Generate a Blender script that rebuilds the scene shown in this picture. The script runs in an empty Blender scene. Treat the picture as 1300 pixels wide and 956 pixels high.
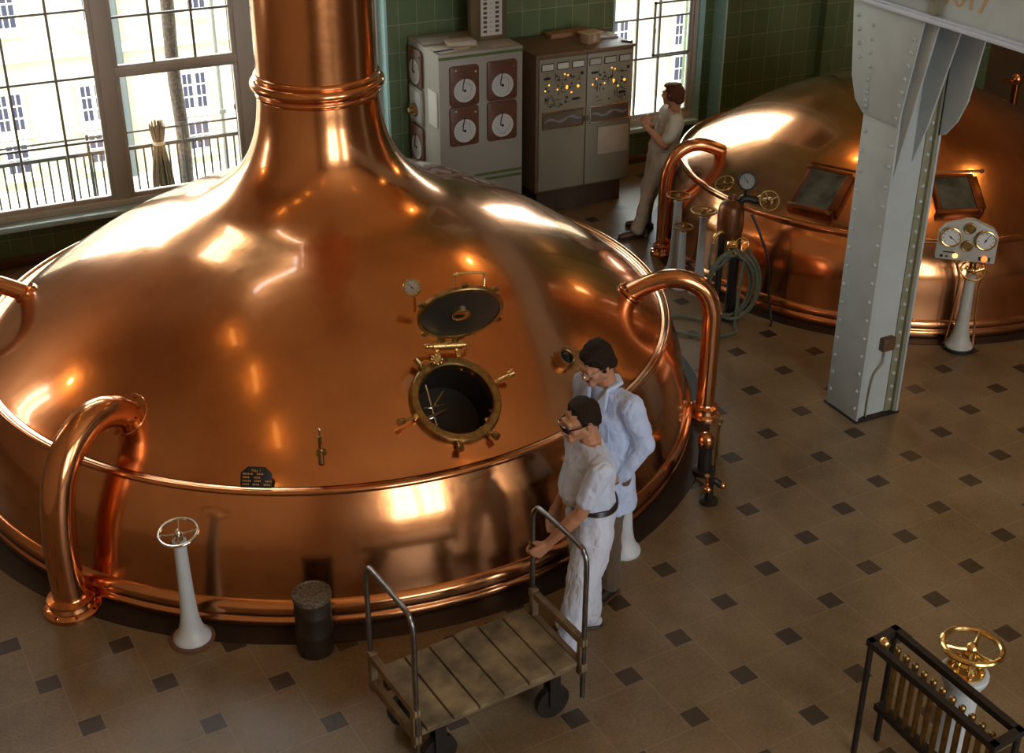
import bpy, bmesh, math, random
from mathutils import Vector as V, Matrix as M, Euler
random.seed(7)
R = math.radians
sc = bpy.context.scene
col = sc.collection
PI = math.pi

# ---------------------------------------------------------------- materials
MATS = {}
def mat(name, c, rough=.5, metal=0., nscale=0, namt=0., bump=0., bscale=40., spec=.5, emit=None, c2=None, dist=.02, coat=0.):
    if name in MATS: return MATS[name]
    m = bpy.data.materials.new(name); m.use_nodes = True
    nt = m.node_tree; b = nt.nodes['Principled BSDF']
    b.inputs['Base Color'].default_value = (*c, 1)
    b.inputs['Roughness'].default_value = rough
    b.inputs['Metallic'].default_value = metal
    b.inputs['Specular IOR Level'].default_value = spec
    b.inputs['Coat Weight'].default_value = coat
    if emit:
        b.inputs['Emission Color'].default_value = (*emit[:3], 1); b.inputs['Emission Strength'].default_value = emit[3]
    if nscale or bump:
        tc = nt.nodes.new('ShaderNodeTexCoord')
    if nscale:
        n = nt.nodes.new('ShaderNodeTexNoise'); n.inputs['Scale'].default_value = nscale; n.inputs['Detail'].default_value = 6
        nt.links.new(tc.outputs['Object'], n.inputs['Vector'])
        r = nt.nodes.new('ShaderNodeValToRGB'); r.color_ramp.elements[0].position = .3; r.color_ramp.elements[1].position = .7
        d = c2 if c2 else tuple(x*(1-namt) for x in c)
        r.color_ramp.elements[0].color = (*d, 1); r.color_ramp.elements[1].color = (*c, 1)
        nt.links.new(n.outputs['Fac'], r.inputs['Fac']); nt.links.new(r.outputs['Color'], b.inputs['Base Color'])
    if bump:
        n2 = nt.nodes.new('ShaderNodeTexNoise'); n2.inputs['Scale'].default_value = bscale; n2.inputs['Detail'].default_value = 4
        nt.links.new(tc.outputs['Object'], n2.inputs['Vector'])
        bp = nt.nodes.new('ShaderNodeBump'); bp.inputs['Strength'].default_value = bump; bp.inputs['Distance'].default_value = dist
        nt.links.new(n2.outputs['Fac'], bp.inputs['Height']); nt.links.new(bp.outputs['Normal'], b.inputs['Normal'])
    MATS[name] = m
    return m

def copper_mat():
    m = bpy.data.materials.new('polished copper'); m.use_nodes = True; nt = m.node_tree; b = nt.nodes['Principled BSDF']
    tc = nt.nodes.new('ShaderNodeTexCoord')
    mp = nt.nodes.new('ShaderNodeMapping'); mp.inputs['Scale'].default_value = (1, 1, .35); nt.links.new(tc.outputs['Object'], mp.inputs['Vector'])
    n = nt.nodes.new('ShaderNodeTexNoise'); n.inputs['Scale'].default_value = 2.2; n.inputs['Detail'].default_value = 8; n.inputs['Roughness'].default_value = .65
    nt.links.new(mp.outputs['Vector'], n.inputs['Vector'])
    r = nt.nodes.new('ShaderNodeValToRGB'); r.color_ramp.elements[0].position = .3; r.color_ramp.elements[1].position = .72
    r.color_ramp.elements[0].color = (.62, .25, .09, 1); r.color_ramp.elements[1].color = (.78, .345, .135, 1)
    nt.links.new(n.outputs['Fac'], r.inputs['Fac']); nt.links.new(r.outputs['Color'], b.inputs['Base Color'])
    b.inputs['Metallic'].default_value = 1.
    mr = nt.nodes.new('ShaderNodeMapRange'); mr.inputs['To Min'].default_value = .15; mr.inputs['To Max'].default_value = .24; b.inputs['Coat Weight'].default_value = .85; b.inputs['Coat IOR'].default_value = 1.55; b.inputs['Coat Roughness'].default_value = .06
    nt.links.new(n.outputs['Fac'], mr.inputs['Value']); nt.links.new(mr.outputs['Result'], b.inputs['Roughness'])
    n2 = nt.nodes.new('ShaderNodeTexNoise'); n2.inputs['Scale'].default_value = 5; n2.inputs['Detail'].default_value = 3
    nt.links.new(tc.outputs['Object'], n2.inputs['Vector'])
    bp = nt.nodes.new('ShaderNodeBump'); bp.inputs['Strength'].default_value = .10; bp.inputs['Distance'].default_value = .02
    nt.links.new(n2.outputs['Fac'], bp.inputs['Height']); nt.links.new(bp.outputs['Normal'], b.inputs['Normal'])
    return m

def math_node(nt, op, a, b=None, c=None):
    n = nt.nodes.new('ShaderNodeMath'); n.operation = op
    for i, v in enumerate((a, b, c)):
        if v is None: continue
        if hasattr(v, 'links') or hasattr(v, 'is_output'): nt.links.new(v, n.inputs[i])
        else: n.inputs[i].default_value = v
    return n.outputs[0]

def floor_mat():
    m = bpy.data.materials.new('stone tiles with small dark inset squares'); m.use_nodes = True; nt = m.node_tree; B = nt.nodes['Principled BSDF']
    mn = lambda *a: math_node(nt, *a)
    tc = nt.nodes.new('ShaderNodeTexCoord')
    mp = nt.nodes.new('ShaderNodeMapping'); mp.vector_type = 'TEXTURE'
    mp.inputs['Location'].default_value = (FLX, FLY, 0); mp.inputs['Rotation'].default_value = (0, 0, R(FLA))
    nt.links.new(tc.outputs['Object'], mp.inputs['Vector'])
    sx = nt.nodes.new('ShaderNodeSeparateXYZ'); nt.links.new(mp.outputs['Vector'], sx.inputs[0])
    x, y = sx.outputs[0], sx.outputs[1]
    L, s = .4806, .138
    q = L*L+s*s
    i = mn('ADD', mn('MULTIPLY', x, L/q), mn('MULTIPLY', y, s/q))
    j = mn('ADD', mn('MULTIPLY', x, -s/q), mn('MULTIPLY', y, L/q))
    ri, rj = mn('ROUND', i), mn('ROUND', j)
    fi = mn('SUBTRACT', i, ri); fj = mn('SUBTRACT', j, rj)
    px = mn('SUBTRACT', mn('MULTIPLY', fi, L), mn('MULTIPLY', fj, s))
    py = mn('ADD', mn('MULTIPLY', fi, s), mn('MULTIPLY', fj, L))
    h = s/2
    inset = mn('LESS_THAN', mn('MAXIMUM', mn('ABSOLUTE', px), mn('ABSOLUTE', py)), h)
    g = .0035
    def seg(c, off, along, sign):
        d = mn('LESS_THAN', mn('ABSOLUTE', mn('SUBTRACT', c, off)), g)
        k = mn('GREATER_THAN', along, -h) if sign > 0 else mn('LESS_THAN', along, h)
        return mn('MULTIPLY', d, k)
    grout = mn('MAXIMUM', mn('MAXIMUM', seg(py, h, px, 1), seg(px, -h, py, 1)), mn('MAXIMUM', seg(py, -h, px, -1), seg(px, h, py, -1)))
    n1 = nt.nodes.new('ShaderNodeTexNoise'); n1.inputs['Scale'].default_value = 1.3; n1.inputs['Detail'].default_value = 8; n1.inputs['Roughness'].default_value = .7
    nt.links.new(tc.outputs['Object'], n1.inputs['Vector'])
    n2 = nt.nodes.new('ShaderNodeTexNoise'); n2.inputs['Scale'].default_value = 60; n2.inputs['Detail'].default_value = 3
    nt.links.new(tc.outputs['Object'], n2.inputs['Vector'])
    wn = nt.nodes.new('ShaderNodeTexWhiteNoise'); wn.noise_dimensions = '2D'
    cx = nt.nodes.new('ShaderNodeCombineXYZ')
    nt.links.new(mn('FLOOR', i), cx.inputs[0]); nt.links.new(mn('FLOOR', j), cx.inputs[1]); nt.links.new(cx.outputs[0], wn.inputs['Vector'])
    fac = mn('ADD', mn('MULTIPLY', n1.outputs['Fac'], .65), mn('MULTIPLY', n2.outputs['Fac'], .35))
    r = nt.nodes.new('ShaderNodeValToRGB'); r.color_ramp.elements[0].position = .3; r.color_ramp.elements[1].position = .7
    r.color_ramp.elements[0].color = (.098, .060, .026, 1); r.color_ramp.elements[1].color = (.285, .196, .102, 1)
    nt.links.new(fac, r.inputs['Fac'])
    def mix(f, a, b):
        mx = nt.nodes.new('ShaderNodeMix'); mx.data_type = 'RGBA'
        nt.links.new(f, mx.inputs['Factor'])
        for k, v in ((6, a), (7, b)):
            if isinstance(v, tuple): mx.inputs[k].default_value = (*v, 1)
            else: nt.links.new(v, mx.inputs[k])
        return mx.outputs[2]
    c = mix(mn('MULTIPLY', inset, .93), r.outputs['Color'], (.034, .020, .010))
    c = mix(mn('MULTIPLY', grout, .45), c, (.30, .24, .16))
    nt.links.new(c, B.inputs['Base Color'])
    rr = nt.nodes.new('ShaderNodeMapRange'); rr.inputs['To Min'].default_value = .28; rr.inputs['To Max'].default_value = .6
    nt.links.new(n1.outputs['Fac'], rr.inputs['Value']); nt.links.new(rr.outputs['Result'], B.inputs['Roughness'])
    bp = nt.nodes.new('ShaderNodeBump'); bp.inputs['Strength'].default_value = .25; bp.inputs['Distance'].default_value = .004
    nt.links.new(mn('SUBTRACT', n2.outputs['Fac'], grout), bp.inputs['Height']); nt.links.new(bp.outputs['Normal'], B.inputs['Normal'])
    return m

def tile_mat(name, c1, c2, grout, w=.21, h=.30, rough=.22):
    m = bpy.data.materials.new(name); m.use_nodes = True; nt = m.node_tree; B = nt.nodes['Principled BSDF']
    tc = nt.nodes.new('ShaderNodeTexCoord'); sx = nt.nodes.new('ShaderNodeSeparateXYZ'); nt.links.new(tc.outputs['Object'], sx.inputs[0])
    cb = nt.nodes.new('ShaderNodeCombineXYZ')
    nt.links.new(math_node(nt, 'ADD', sx.outputs[0], sx.outputs[1]), cb.inputs[0]); nt.links.new(sx.outputs[2], cb.inputs[1])
    br = nt.nodes.new('ShaderNodeTexBrick'); br.offset = 0; br.squash = 1
    nt.links.new(cb.outputs[0], br.inputs['Vector'])
    br.inputs['Scale'].default_value = 1; br.inputs['Brick Width'].default_value = w; br.inputs['Row Height'].default_value = h
    br.inputs['Mortar Size'].default_value = .004; br.inputs['Color1'].default_value = (*c1, 1); br.inputs['Color2'].default_value = (*c2, 1); br.inputs['Mortar'].default_value = (*grout, 1)
    nt.links.new(br.outputs['Color'], B.inputs['Base Color']); B.inputs['Roughness'].default_value = rough
    bp = nt.nodes.new('ShaderNodeBump'); bp.inputs['Strength'].default_value = .3; bp.inputs['Distance'].default_value = .004; bp.invert = True
    nt.links.new(br.outputs['Fac'], bp.inputs['Height']); nt.links.new(bp.outputs['Normal'], B.inputs['Normal'])
    return m

def glass_mat():
    m = bpy.data.materials.new('window glass'); m.use_nodes = True; nt = m.node_tree
    nt.nodes.remove(nt.nodes['Principled BSDF']); out = nt.nodes['Material Output']
    t = nt.nodes.new('ShaderNodeBsdfTransparent'); t.inputs[0].default_value = (.96, .985, .96, 1)
    g = nt.nodes.new('ShaderNodeBsdfGlossy'); g.inputs['Roughness'].default_value = .02
    f = nt.nodes.new('ShaderNodeFresnel'); f.inputs[0].default_value = 1.3
    x = nt.nodes.new('ShaderNodeMixShader'); nt.links.new(f.outputs[0], x.inputs[0]); nt.links.new(t.outputs[0], x.inputs[1]); nt.links.new(g.outputs[0], x.inputs[2])
    nt.links.new(x.outputs[0], out.inputs[0])
    return m

# ---------------------------------------------------------------- mesh builder
class MB:
    def __init__(s, mtx=None): s.bm = bmesh.new(); s.m = mtx or M.Identity(4)
    def _merge(s, t, mtx=None):
        t.transform(s.m @ mtx if mtx else s.m)
        me = bpy.data.meshes.new('tmp'); t.to_mesh(me); t.free(); s.bm.from_mesh(me); bpy.data.meshes.remove(me); return s
    def box(s, a, b, bev=0., seg=2, mtx=None):
        t = bmesh.new(); bmesh.ops.create_cube(t, size=1)
        for v in t.verts: v.co = V([(a[i]+b[i])/2+v.co[i]*(b[i]-a[i]) for i in range(3)])
        if bev: bmesh.ops.bevel(t, geom=t.edges[:], offset=bev, segments=seg, affect='EDGES', profile=.5)
        bmesh.ops.recalc_face_normals(t, faces=t.faces[:])
        return s._merge(t, mtx)
    def lathe(s, prof, n=32, mtx=None, capb=True, capt=True, a0=0, a1=2*PI):
        t = bmesh.new(); full = abs(a1-a0-2*PI) < 1e-6; k = n if full else n+1
        rings = [[t.verts.new((r*math.cos(a0+(a1-a0)*i/n), r*math.sin(a0+(a1-a0)*i/n), z)) for i in range(k)] for r, z in prof]
        for a, b in zip(rings, rings[1:]):
            for i in range(n): t.faces.new((a[i], a[(i+1) % k], b[(i+1) % k], b[i]))
        if full:
            if capb and prof[0][0] > 1e-5: t.faces.new(rings[0][::-1])
            if capt and prof[-1][0] > 1e-5: t.faces.new(rings[-1])
        bmesh.ops.remove_doubles(t, verts=t.verts[:], dist=1e-6)
        bmesh.ops.recalc_face_normals(t, faces=t.faces[:])
        return s._merge(t, mtx)
    def tube(s, pts, r, n=12, closed=False, caps=True, mtx=None):
        pts = [V(p) for p in pts]; N = len(pts); rs = r if isinstance(r, (list, tuple)) else [r]*N
        t = bmesh.new(); rings = []; prev = None
        for i, p in enumerate(pts):
            if closed: tan = pts[(i+1) % N]-pts[i-1]
            else: tan = pts[min(i+1, N-1)]-pts[max(i-1, 0)]
            tan.normalize()
            if prev is None:
                u = tan.orthogonal().normalized()
            else:
                u = (prev-tan*prev.dot(tan))
                u = u.normalized() if u.length > 1e-6 else tan.orthogonal().normalized()
            prev = u; w = tan.cross(u)
            rings.append([t.verts.new(p+(u*math.cos(2*PI*k/n)+w*math.sin(2*PI*k/n))*rs[i]) for k in range(n)])
        for i in range(N if closed else N-1):
            a, b = rings[i], rings[(i+1) % N]
            off = 0
            if closed and i == N-1:
                off = min(range(n), key=lambda o: (a[0].co-b[o].co).length)
            for k in range(n): t.faces.new((a[k], a[(k+1) % n], b[(k+1+off) % n], b[(k+off) % n]))
        if not closed and caps:
            t.faces.new(rings[0][::-1]); t.faces.new(rings[-1])
        bmesh.ops.recalc_face_normals(t, faces=t.faces[:])
        return s._merge(t, mtx)
    def cyl(s, a, b, r, n=24, r2=None):
        return s.tube([a, b], [r, r if r2 is None else r2], n)
    def ring(s, c, R_, r, nrm=(0, 0, 1), n=48, k=10):
        q = V(nrm).to_track_quat('Z', 'Y'); c = V(c)
        return s.tube([c+q @ V((R_*math.cos(2*PI*i/n), R_*math.sin(2*PI*i/n), 0)) for i in range(n)], r, k, closed=True)
    def disc(s, c, nrm, r, th, n=40, bev=.0):
        q = V(nrm).to_track_quat('Z', 'Y').to_matrix().to_4x4()
        p = [(r, 0), (r, th)] if not bev else [(r, 0), (r, th-bev), (r-bev, th)]
        return s.lathe(p, n, M.Translation(V(c)) @ q)
    def ball(s, c, r, n=16):
        t = bmesh.new(); bmesh.ops.create_uvsphere(t, u_segments=n, v_segments=max(6, n//2), radius=1)
        rr = r if isinstance(r, (tuple, list)) else (r, r, r)
        for v in t.verts: v.co = V(c)+V([v.co[i]*rr[i] for i in range(3)])
        return s._merge(t)
    def prism(s, poly, origin, ex, ey, ez, th, bev=0.):
        t = bmesh.new(); o = V(origin); ex, ey, ez = V(ex), V(ey), V(ez)
        a = [t.verts.new(o+ex*x+ey*y) for x, y in poly]; b = [t.verts.new(o+ex*x+ey*y+ez*th) for x, y in poly]
        t.faces.new(a[::-1]); t.faces.new(b); n = len(poly)
        for i in range(n): t.faces.new((a[i], a[(i+1) % n], b[(i+1) % n], b[i]))
        bmesh.ops.recalc_face_normals(t, faces=t.faces[:])
        if bev: bmesh.ops.bevel(t, geom=t.edges[:], offset=bev, segments=2, affect='EDGES', profile=.5)
        return s._merge(t)
    def text(s, body, size, origin, ex, ey, ez, th=.001, align='CENTER'):
        cu = bpy.data.curves.new('t', 'FONT'); cu.body = body; cu.size = size; cu.align_x = align; cu.align_y = 'CENTER'; cu.extrude = th/2
        o = bpy.data.objects.new('t', cu); col.objects.link(o)
        me = bpy.data.meshes.new_from_object(o.evaluated_get(bpy.context.evaluated_depsgraph_get()))
        bpy.data.objects.remove(o); bpy.data.curves.remove(cu)
        t = bmesh.new(); t.from_mesh(me); bpy.data.meshes.remove(me)
        x, y, z = V(ex), V(ey), V(ez)
        m = M(((x.x, y.x, z.x, origin[0]), (x.y, y.y, z.y, origin[1]), (x.z, y.z, z.z, origin[2]), (0, 0, 0, 1)))
        return s._merge(t, m)

def root_matrix(o):
    while o.parent: o = o.parent
    return M.LocRotScale(o.location, o.rotation_euler, None)

def part(name, mb, m, parent=None, world=False, sharp=35, smooth=True):
    me = bpy.data.meshes.new(name)
    bm = mb.bm if isinstance(mb, MB) else mb
    if world and parent is not None: bm.transform(root_matrix(parent).inverted())
    bm.to_mesh(me); bm.free()
    if isinstance(m, list):
        for x in m: me.materials.append(x)
    else: me.materials.append(m)
    if smooth:
        me.shade_smooth(); me.set_sharp_from_angle(angle=R(sharp))
    o = bpy.data.objects.new(name, me); col.objects.link(o)
    if parent is not None: o.parent = parent
    return o

def tag(o, label, cat, group=None):
    o['label'] = label; o['category'] = cat
    if group: o['group'] = group
    return o

def thing(name, label, cat, loc=(0, 0, 0), rz=0., group=None):
    o = bpy.data.objects.new(name, None); col.objects.link(o)
    o.location = loc; o.rotation_euler = (0, 0, rz); o.empty_display_size = .1
    return tag(o, label, cat, group)

def solo(name, mb, m, label, cat, loc=(0, 0, 0), group=None, **k):
    """a thing that is one mesh, drawn in world coordinates, origin moved to its base"""
    bm = mb.bm; bm.transform(M.Translation(-V(loc)))
    o = part(name, bm, m, **k); o.location = loc
    return tag(o, label, cat, group)

def struct(name, mb, m, parent=None, **k):
    o = part(name, mb, m, parent, **k)
    o['kind'] = 'structure'
    return o

def arc(c, ex, ey, r, a0, a1, n):
    c, ex, ey = V(c), V(ex), V(ey)
    return [c+ex*(r*math.cos(a0+(a1-a0)*i/n))+ey*(r*math.sin(a0+(a1-a0)*i/n)) for i in range(n+1)]

def smooth_path(pts, n=10):
    """Catmull-Rom through the points"""
    p = [V(x) for x in pts]; p = [p[0]*2-p[1]]+p+[p[-1]*2-p[-2]]; o = []
    for i in range(1, len(p)-2):
        for k in range(n):
            t = k/n
            o.append(.5*((2*p[i])+(p[i+1]-p[i-1])*t+(2*p[i-1]-5*p[i]+4*p[i+1]-p[i+2])*t*t+(3*p[i]-p[i-1]-3*p[i+1]+p[i+2])*t**3))
    o.append(p[-2]); return o

FLX, FLY, FLA = 0., 0., 4.4
SKY, LAMP, EXPO = 6.5, 22, 0.45
FLX, FLY, FLA = 5.885, 5.658, 4.4
COPPER = copper_mat()
GLASS = glass_mat()
TILE = tile_mat('green glazed wall tiles', (.115, .175, .085), (.145, .205, .105), (.28, .30, .19))
TEAL = tile_mat('window lit teal edge tiles', (.42, .74, .76), (.46, .78, .78), (.75, .85, .85))
FLOOR = floor_mat()
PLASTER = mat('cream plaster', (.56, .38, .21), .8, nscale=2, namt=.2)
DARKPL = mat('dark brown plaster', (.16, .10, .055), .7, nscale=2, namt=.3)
WHITEW = mat('grey white window paint', (.66, .60, .53), .45)
BROWNW = mat('brown skirting', (.10, .045, .02), .4)
BRASS = mat('polished brass', (.80, .55, .22), .22, 1., bump=.1, bscale=30)
DBRASS = mat('tarnished brass', (.42, .27, .10), .38, 1., nscale=20, namt=.5)
CHROME = mat('bright metal', (.75, .70, .62), .18, 1.)
PWHITE = mat('pale blue grey enamel', (.58, .61, .62), .4, nscale=8, namt=.12)
IRON = mat('dark iron', (.035, .028, .024), .45, .4, nscale=20, namt=.4)
BLACK = mat('black', (.012, .010, .009), .5)
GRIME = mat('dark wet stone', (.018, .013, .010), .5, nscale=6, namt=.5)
DIALW = mat('white dial face', (.72, .72, .68), .5)

# ---------------------------------------------------------------- the room
WV = 13.05       # inner face of the long wall; window niches are set back to NV
NV = 13.28
XL, XR, YF, ZC = -2.9, 13.6, -4.6, 9.6
struct('floor', MB().box((XL-.3, YF-.3, -.2), (XR+.3, 13.75, 0)), FLOOR)
struct('ceiling', MB().box((XL-.3, YF-.3, ZC), (XR+.3, 13.75, ZC+.2)), mat('warm cream ceiling paint', (.82, .56, .30), .8))
W1 = (.40, 4.86, .49, 8.8)       # window niches: u0, u1, sill, head
W2 = (7.66, 9.21, .50, 8.0)
b = MB()
struct('wall_back_left', MB().box((XL-.3, WV, 0), (W1[0], 13.6, ZC)), PLASTER)
b.box((W1[1], WV, 0), (W2[0], 13.6, ZC))
b.box((W2[1], WV, 0), (XR+.3, 13.6, ZC))
for w in (W1, W2):
    b.box((w[0], NV, 0), (w[1], 13.6, w[2]-.06))
    b.box((w[0], WV, w[3]), (w[1], 13.6, ZC))
b.box((8.99, NV, W2[2]-.06), (W2[1], 13.6, W2[3]))
b.box((10.62, WV-.12, 0), (10.95, WV+.01, ZC))
b.box((11.9, WV-.12, 0), (12.3, WV+.01, ZC))
struct('wall_back', b, TILE, smooth=False)
def wall_holes(axis, pos, th, a0, a1, holes):
    """a wall along x ('x') or y ('y') from a0 to a1, thickness th outwards, with window openings (s0, s1, z0, z1)"""
    w = MB()
    def bx(s0, s1, z0, z1):
        lo, hi = sorted((pos, pos+th))
        w.box((s0, lo, z0), (s1, hi, z1)) if axis == 'x' else w.box((lo, s0, z0), (hi, s1, z1))
    c = a0
    for s0, s1, z0, z1 in holes:
        bx(c, s0, 0, ZC); bx(s0, s1, 0, z0); bx(s0, s1, z1, ZC); c = s1
    bx(c, a1, 0, ZC)
    return w
HF = [(1.5, 3.15, 1.6, 7.6), (3.45, 5.1, 1.6, 7.6), (7.2, 8.9, 1.6, 7.6)]
HL = [(11.9, 12.85, 2.2, 3.9)]
struct('wall_front', wall_holes('x', YF, -.3, XL-.3, XR+.3, HF), PLASTER)
struct('wall_left', wall_holes('y', XL, -.3, YF, WV, HL), PLASTER)
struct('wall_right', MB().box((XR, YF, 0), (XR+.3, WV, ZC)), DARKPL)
b = MB()
for u0, u1, v in ((XL, W1[0], WV), (W1[0], W1[1], NV), (W1[1], W2[0], WV), (W2[0], W2[1], NV), (W2[1], 10.62, WV), (10.95, 11.9, WV), (12.3, XR, WV)):
    b.box((u0, v-.025, 0), (u1, v+.01, .11), .005)
struct('baseboard_back', b, BROWNW)
# glazed teal edge tiles returning into the niches, colour paled to carry window light
b = MB()
for u0, u1 in ((W1[1]-.012, W1[1]+.015), (W2[1]-.012, W2[1]+.015), (W2[0]-.015, W2[0]+.012)):
    b.box((u0, WV-.004, 0 if u0 > 9 or u0 < 5 else .11), (u1, NV+.0, ZC))
b.box((8.955, NV-.05, W2[2]-.06), (9.03, NV+.12, W2[3]))
struct('trim_1', b, TEAL, smooth=False)

MUNT = mat('grey glazing bar paint', (.30, .29, .26), .5)
def window(n, u0, u1, z0, z1, v, posts, bays):
    """frame of posts, glazing bars and one pane sheet per bay; bays = (ua, ub, za, zb, [bar u], [bar z])"""
    w = MB()
    w.box((u0, v-.03, z0), (u1, v+.09, z0+.07), .008); w.box((u0, v-.03, z1-.08), (u1, v+.09, z1), .008); w.box((u0+.004, v-.035, 3.9), (u1-.004, v+.095, 5.8), .01)
    for p0, p1 in posts: w.box((p0, v-.027, z0+.005), (p1, v+.087, z1-.005), .008)
    f = struct('window_%d' % n, w, WHITEW)
    for ua, ub, za, zb, us, zs in bays:
        sf = MB()
        t = .045
        sf.box((ua, v, za), (ua+t, v+.06, zb), .006); sf.box((ub-t, v, za), (ub, v+.06, zb), .006)
        sf.box((ua+t, v, za), (ub-t, v+.06, za+t), .006); sf.box((ua+t, v, zb-t), (ub-t, v+.06, zb), .006)
        struct('sash', sf, WHITEW, f)
        if us or zs:
            g = MB()
            for x in us: g.box((x-.012, v+.015, za+t), (x+.012, v+.045, zb-t))
            for z in zs: g.box((ua+t, v+.012, z-.011), (ub-t, v+.042, z+.011))
            struct('glazing_bars', g, MUNT, f)
        struct('pane', MB().box((ua+.02, v+.028, za+.02), (ub-.02, v+.032, zb-.02)), GLASS, f, smooth=False)
    s = MB(); s.box((u0-.05, v-.16, z0-.06), (u1+.02, v+.02, z0), .012); struct('window_sill', s, mat('pale blue sill paint', (.50, .66, .68), .35), f)
    return f
bays = []
for a, b2 in ((.50, 1.90),):
    bays.append((a, b2, W1[2]+.07, W1[3]-.08, [1.04, 1.49], [1.2, 1.86, 2.52, 3.2, 6.5, 7.3, 8.1]))
bays += [(2.05, 3.30, 1.90, W1[3]-.08, [2.46, 2.88], [2.42, 3.2, 6.5, 7.3, 8.1]), (2.05, 3.30, W1[2]+.07, 1.87, [], []),
         (3.46, 4.80, W1[2]+.07, W1[3]-.08, [3.9, 4.35], [1.2, 1.86, 2.52, 3.2, 6.5, 7.3, 8.1])]
window(1, W1[0], W1[1]-.013, W1[2], W1[3], NV, [(W1[0], .50), (1.90, 2.05), (3.30, 3.46), (4.80, W1[1]-.013)], bays)
struct('transom', MB().box((2.05, NV-.02, 1.845), (3.30, NV+.08, 1.925), .006), WHITEW, bpy.data.objects['window_1'])
wf = window(2, W2[0]+.013, 8.955, W2[2], W2[3], NV, [(W2[0]+.013, 7.74), (8.90, 8.955)],
       [(7.74, 8.90, W2[2]+.07, W2[3]-.08, [8.13, 8.44], [1.30, 1.78, 2.3, 2.8, 3.3, 3.8])])
f = MB(); f.box((8.34, NV-.012, 1.32), (8.365, NV+.01, 1.97)); f.box((8.84, NV-.012, 1.32), (8.865, NV+.01, 1.97)); f.box((8.34, NV-.012, 1.32), (8.865, NV+.01, 1.345)); f.box((8.34, NV-.012, 1.945), (8.865, NV+.01, 1.97))
f.box((8.33, NV-.03, 1.60), (8.36, NV-.01, 1.66))
struct('vent_frame', f, MUNT, wf)
# unseen windows behind the camera and on the left give the room its daylight
for k, (s0, s1, z0, z1) in enumerate(HF+HL):
    w = MB(); n = k+3
    def bb(a0, a1, zz0, zz1, d0=-.06, d1=.06):
        if k < len(HF): w.box((a0, YF-.15+d0, zz0), (a1, YF-.15+d1, zz1))
        else: w.box((XL-.15+d0, a0, zz0), (XL-.15+d1, a1, zz1))
    bb(s0, s0+.07, z0, z1); bb(s1-.07, s1, z0, z1); bb(s0, s1, z0, z0+.07); bb(s0, s1, z1-.07, z1); bb(s0, s1, (z0+z1)/2-.04, (z0+z1)/2+.04); bb((s0+s1)/2-.03, (s0+s1)/2+.03, z0, z1)
    struct('window_%d' % n, w, WHITEW)

# ---------------------------------------------------------------- outside the windows
FV = 44.
STONE = mat('cream rendered wall', (.36, .31, .215), .85, nscale=1.2, namt=.2)
STONE2 = mat('pale stone trim', (.56, .53, .44), .8)
SLATE = mat('dark window panes', (.035, .035, .055), .6, spec=.05)
bl = thing('building', 'long cream building with small paned windows across the street', 'building', (10, FV, -14))
w = MB(); w.box((-45, FV, -14), (75, FV+8, 2.5)); w.box((-45, FV-.35, 2.5), (75, FV+8, 2.9)); part('wall', w, STONE, bl, True)
w = MB(); w.box((-45, FV-.22, -5.82), (75, FV, -5.66)); w.box((-45, FV-.12, -5.66), (75, FV, -5.56)); w.box((-45, FV-.14, -10.2), (75, FV, -10.05)); part('string_course', w, STONE2, bl, True)
def facade_window(u0, u1, z0, z1, cols, rows):
    w = MB(); w.box((u0-.12, FV-.10, z0-.12), (u1+.12, FV, z1+.12)); w.box((u0-.3, FV-.22, z0-.26), (u1+.3, FV, z0-.12))
    f = part('window_frame', w, STONE2, bl, True)
    g = MB(); gap = .10 if cols == 4 else 0.; pw = (u1-u0-gap)/cols; ph = (z1-z0)/rows
    for i in range(cols):
        ua = u0+i*pw+(gap if i >= 2 else 0)
        for j in range(rows): g.box((ua+.025, FV-.13, z0+j*ph+.035), (ua+pw-.025, FV-.09, z0+(j+1)*ph-.035))
    part('pane', g, SLATE, f, True)
for c in (-7.4, -3.6, 0.1, 3.36, 6.0, 9.35, 13.2, 17.2, 21.2, 26.0, 29.0, 33.0, 37.0):
    facade_window(c-.40, c+.40, -8.05, -6.82, 4, 3)
    facade_window(c-.35, c+.35, -9.5, -8.5, 3, 2)
    facade_window(c-.30+.35, c+.30+.35, -4.75, -3.2, 3, 4)
for u in (7.0, 11.5, -5.5):
    part('drainpipe', MB().cyl((u, FV-.2, -14), (u, FV-.2, 2.4), .12, 12), mat('dark green drainpipe', (.05, .06, .06), .5), bl, True)
struct('pavement', MB().box((-60, 13.6, -14.3), (90, FV+1, -14)), mat('pale street paving', (.50, .47, .40), .8, nscale=2, namt=.1))
# balcony just outside the window
struct('balcony', MB().box((-2.5, 13.6, -.12), (10.5, 15.4, .02)), mat('pale balcony stone', (.55, .53, .46), .8, nscale=3, namt=.1))
IRONP = mat('black iron railing paint', (.03, .026, .026), .5)
br = thing('balcony_railing', 'black iron balustrade with upright bars outside the left window', 'railing', (2, 14.5, .02))
w = MB(); w.box((-2.4, 14.48, .66), (5.2, 14.52, .70)); part('top_rail', w, IRONP, br, True)
w = MB(); w.box((-2.4, 14.49, .10), (5.2, 14.51, .13)); part('bottom_rail', w, IRONP, br, True)
w = MB(); w.cyl((-2.4, 14.5, .86), (5.2, 14.5, .86), .012, 8); part('hand_rail', w, IRONP, br, True)
for i in range(8):
    u = -2.35+i*1.05; part('rail_post', MB().cyl((u, 14.5, .02), (u, 14.5, .9), .018, 8), IRONP, br, True)
for i in range(80):
    u = -2.35+i*.094
    part('baluster', MB().cyl((u, 14.5, .11), (u, 14.5, .67), .0105, 6), IRONP, br, True)
w = MB(); pts = [(2.94+.012*math.sin(k*1.3), 14.75+.01*math.cos(k*2.1), .02+k*.42) for k in range(13)]
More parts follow.
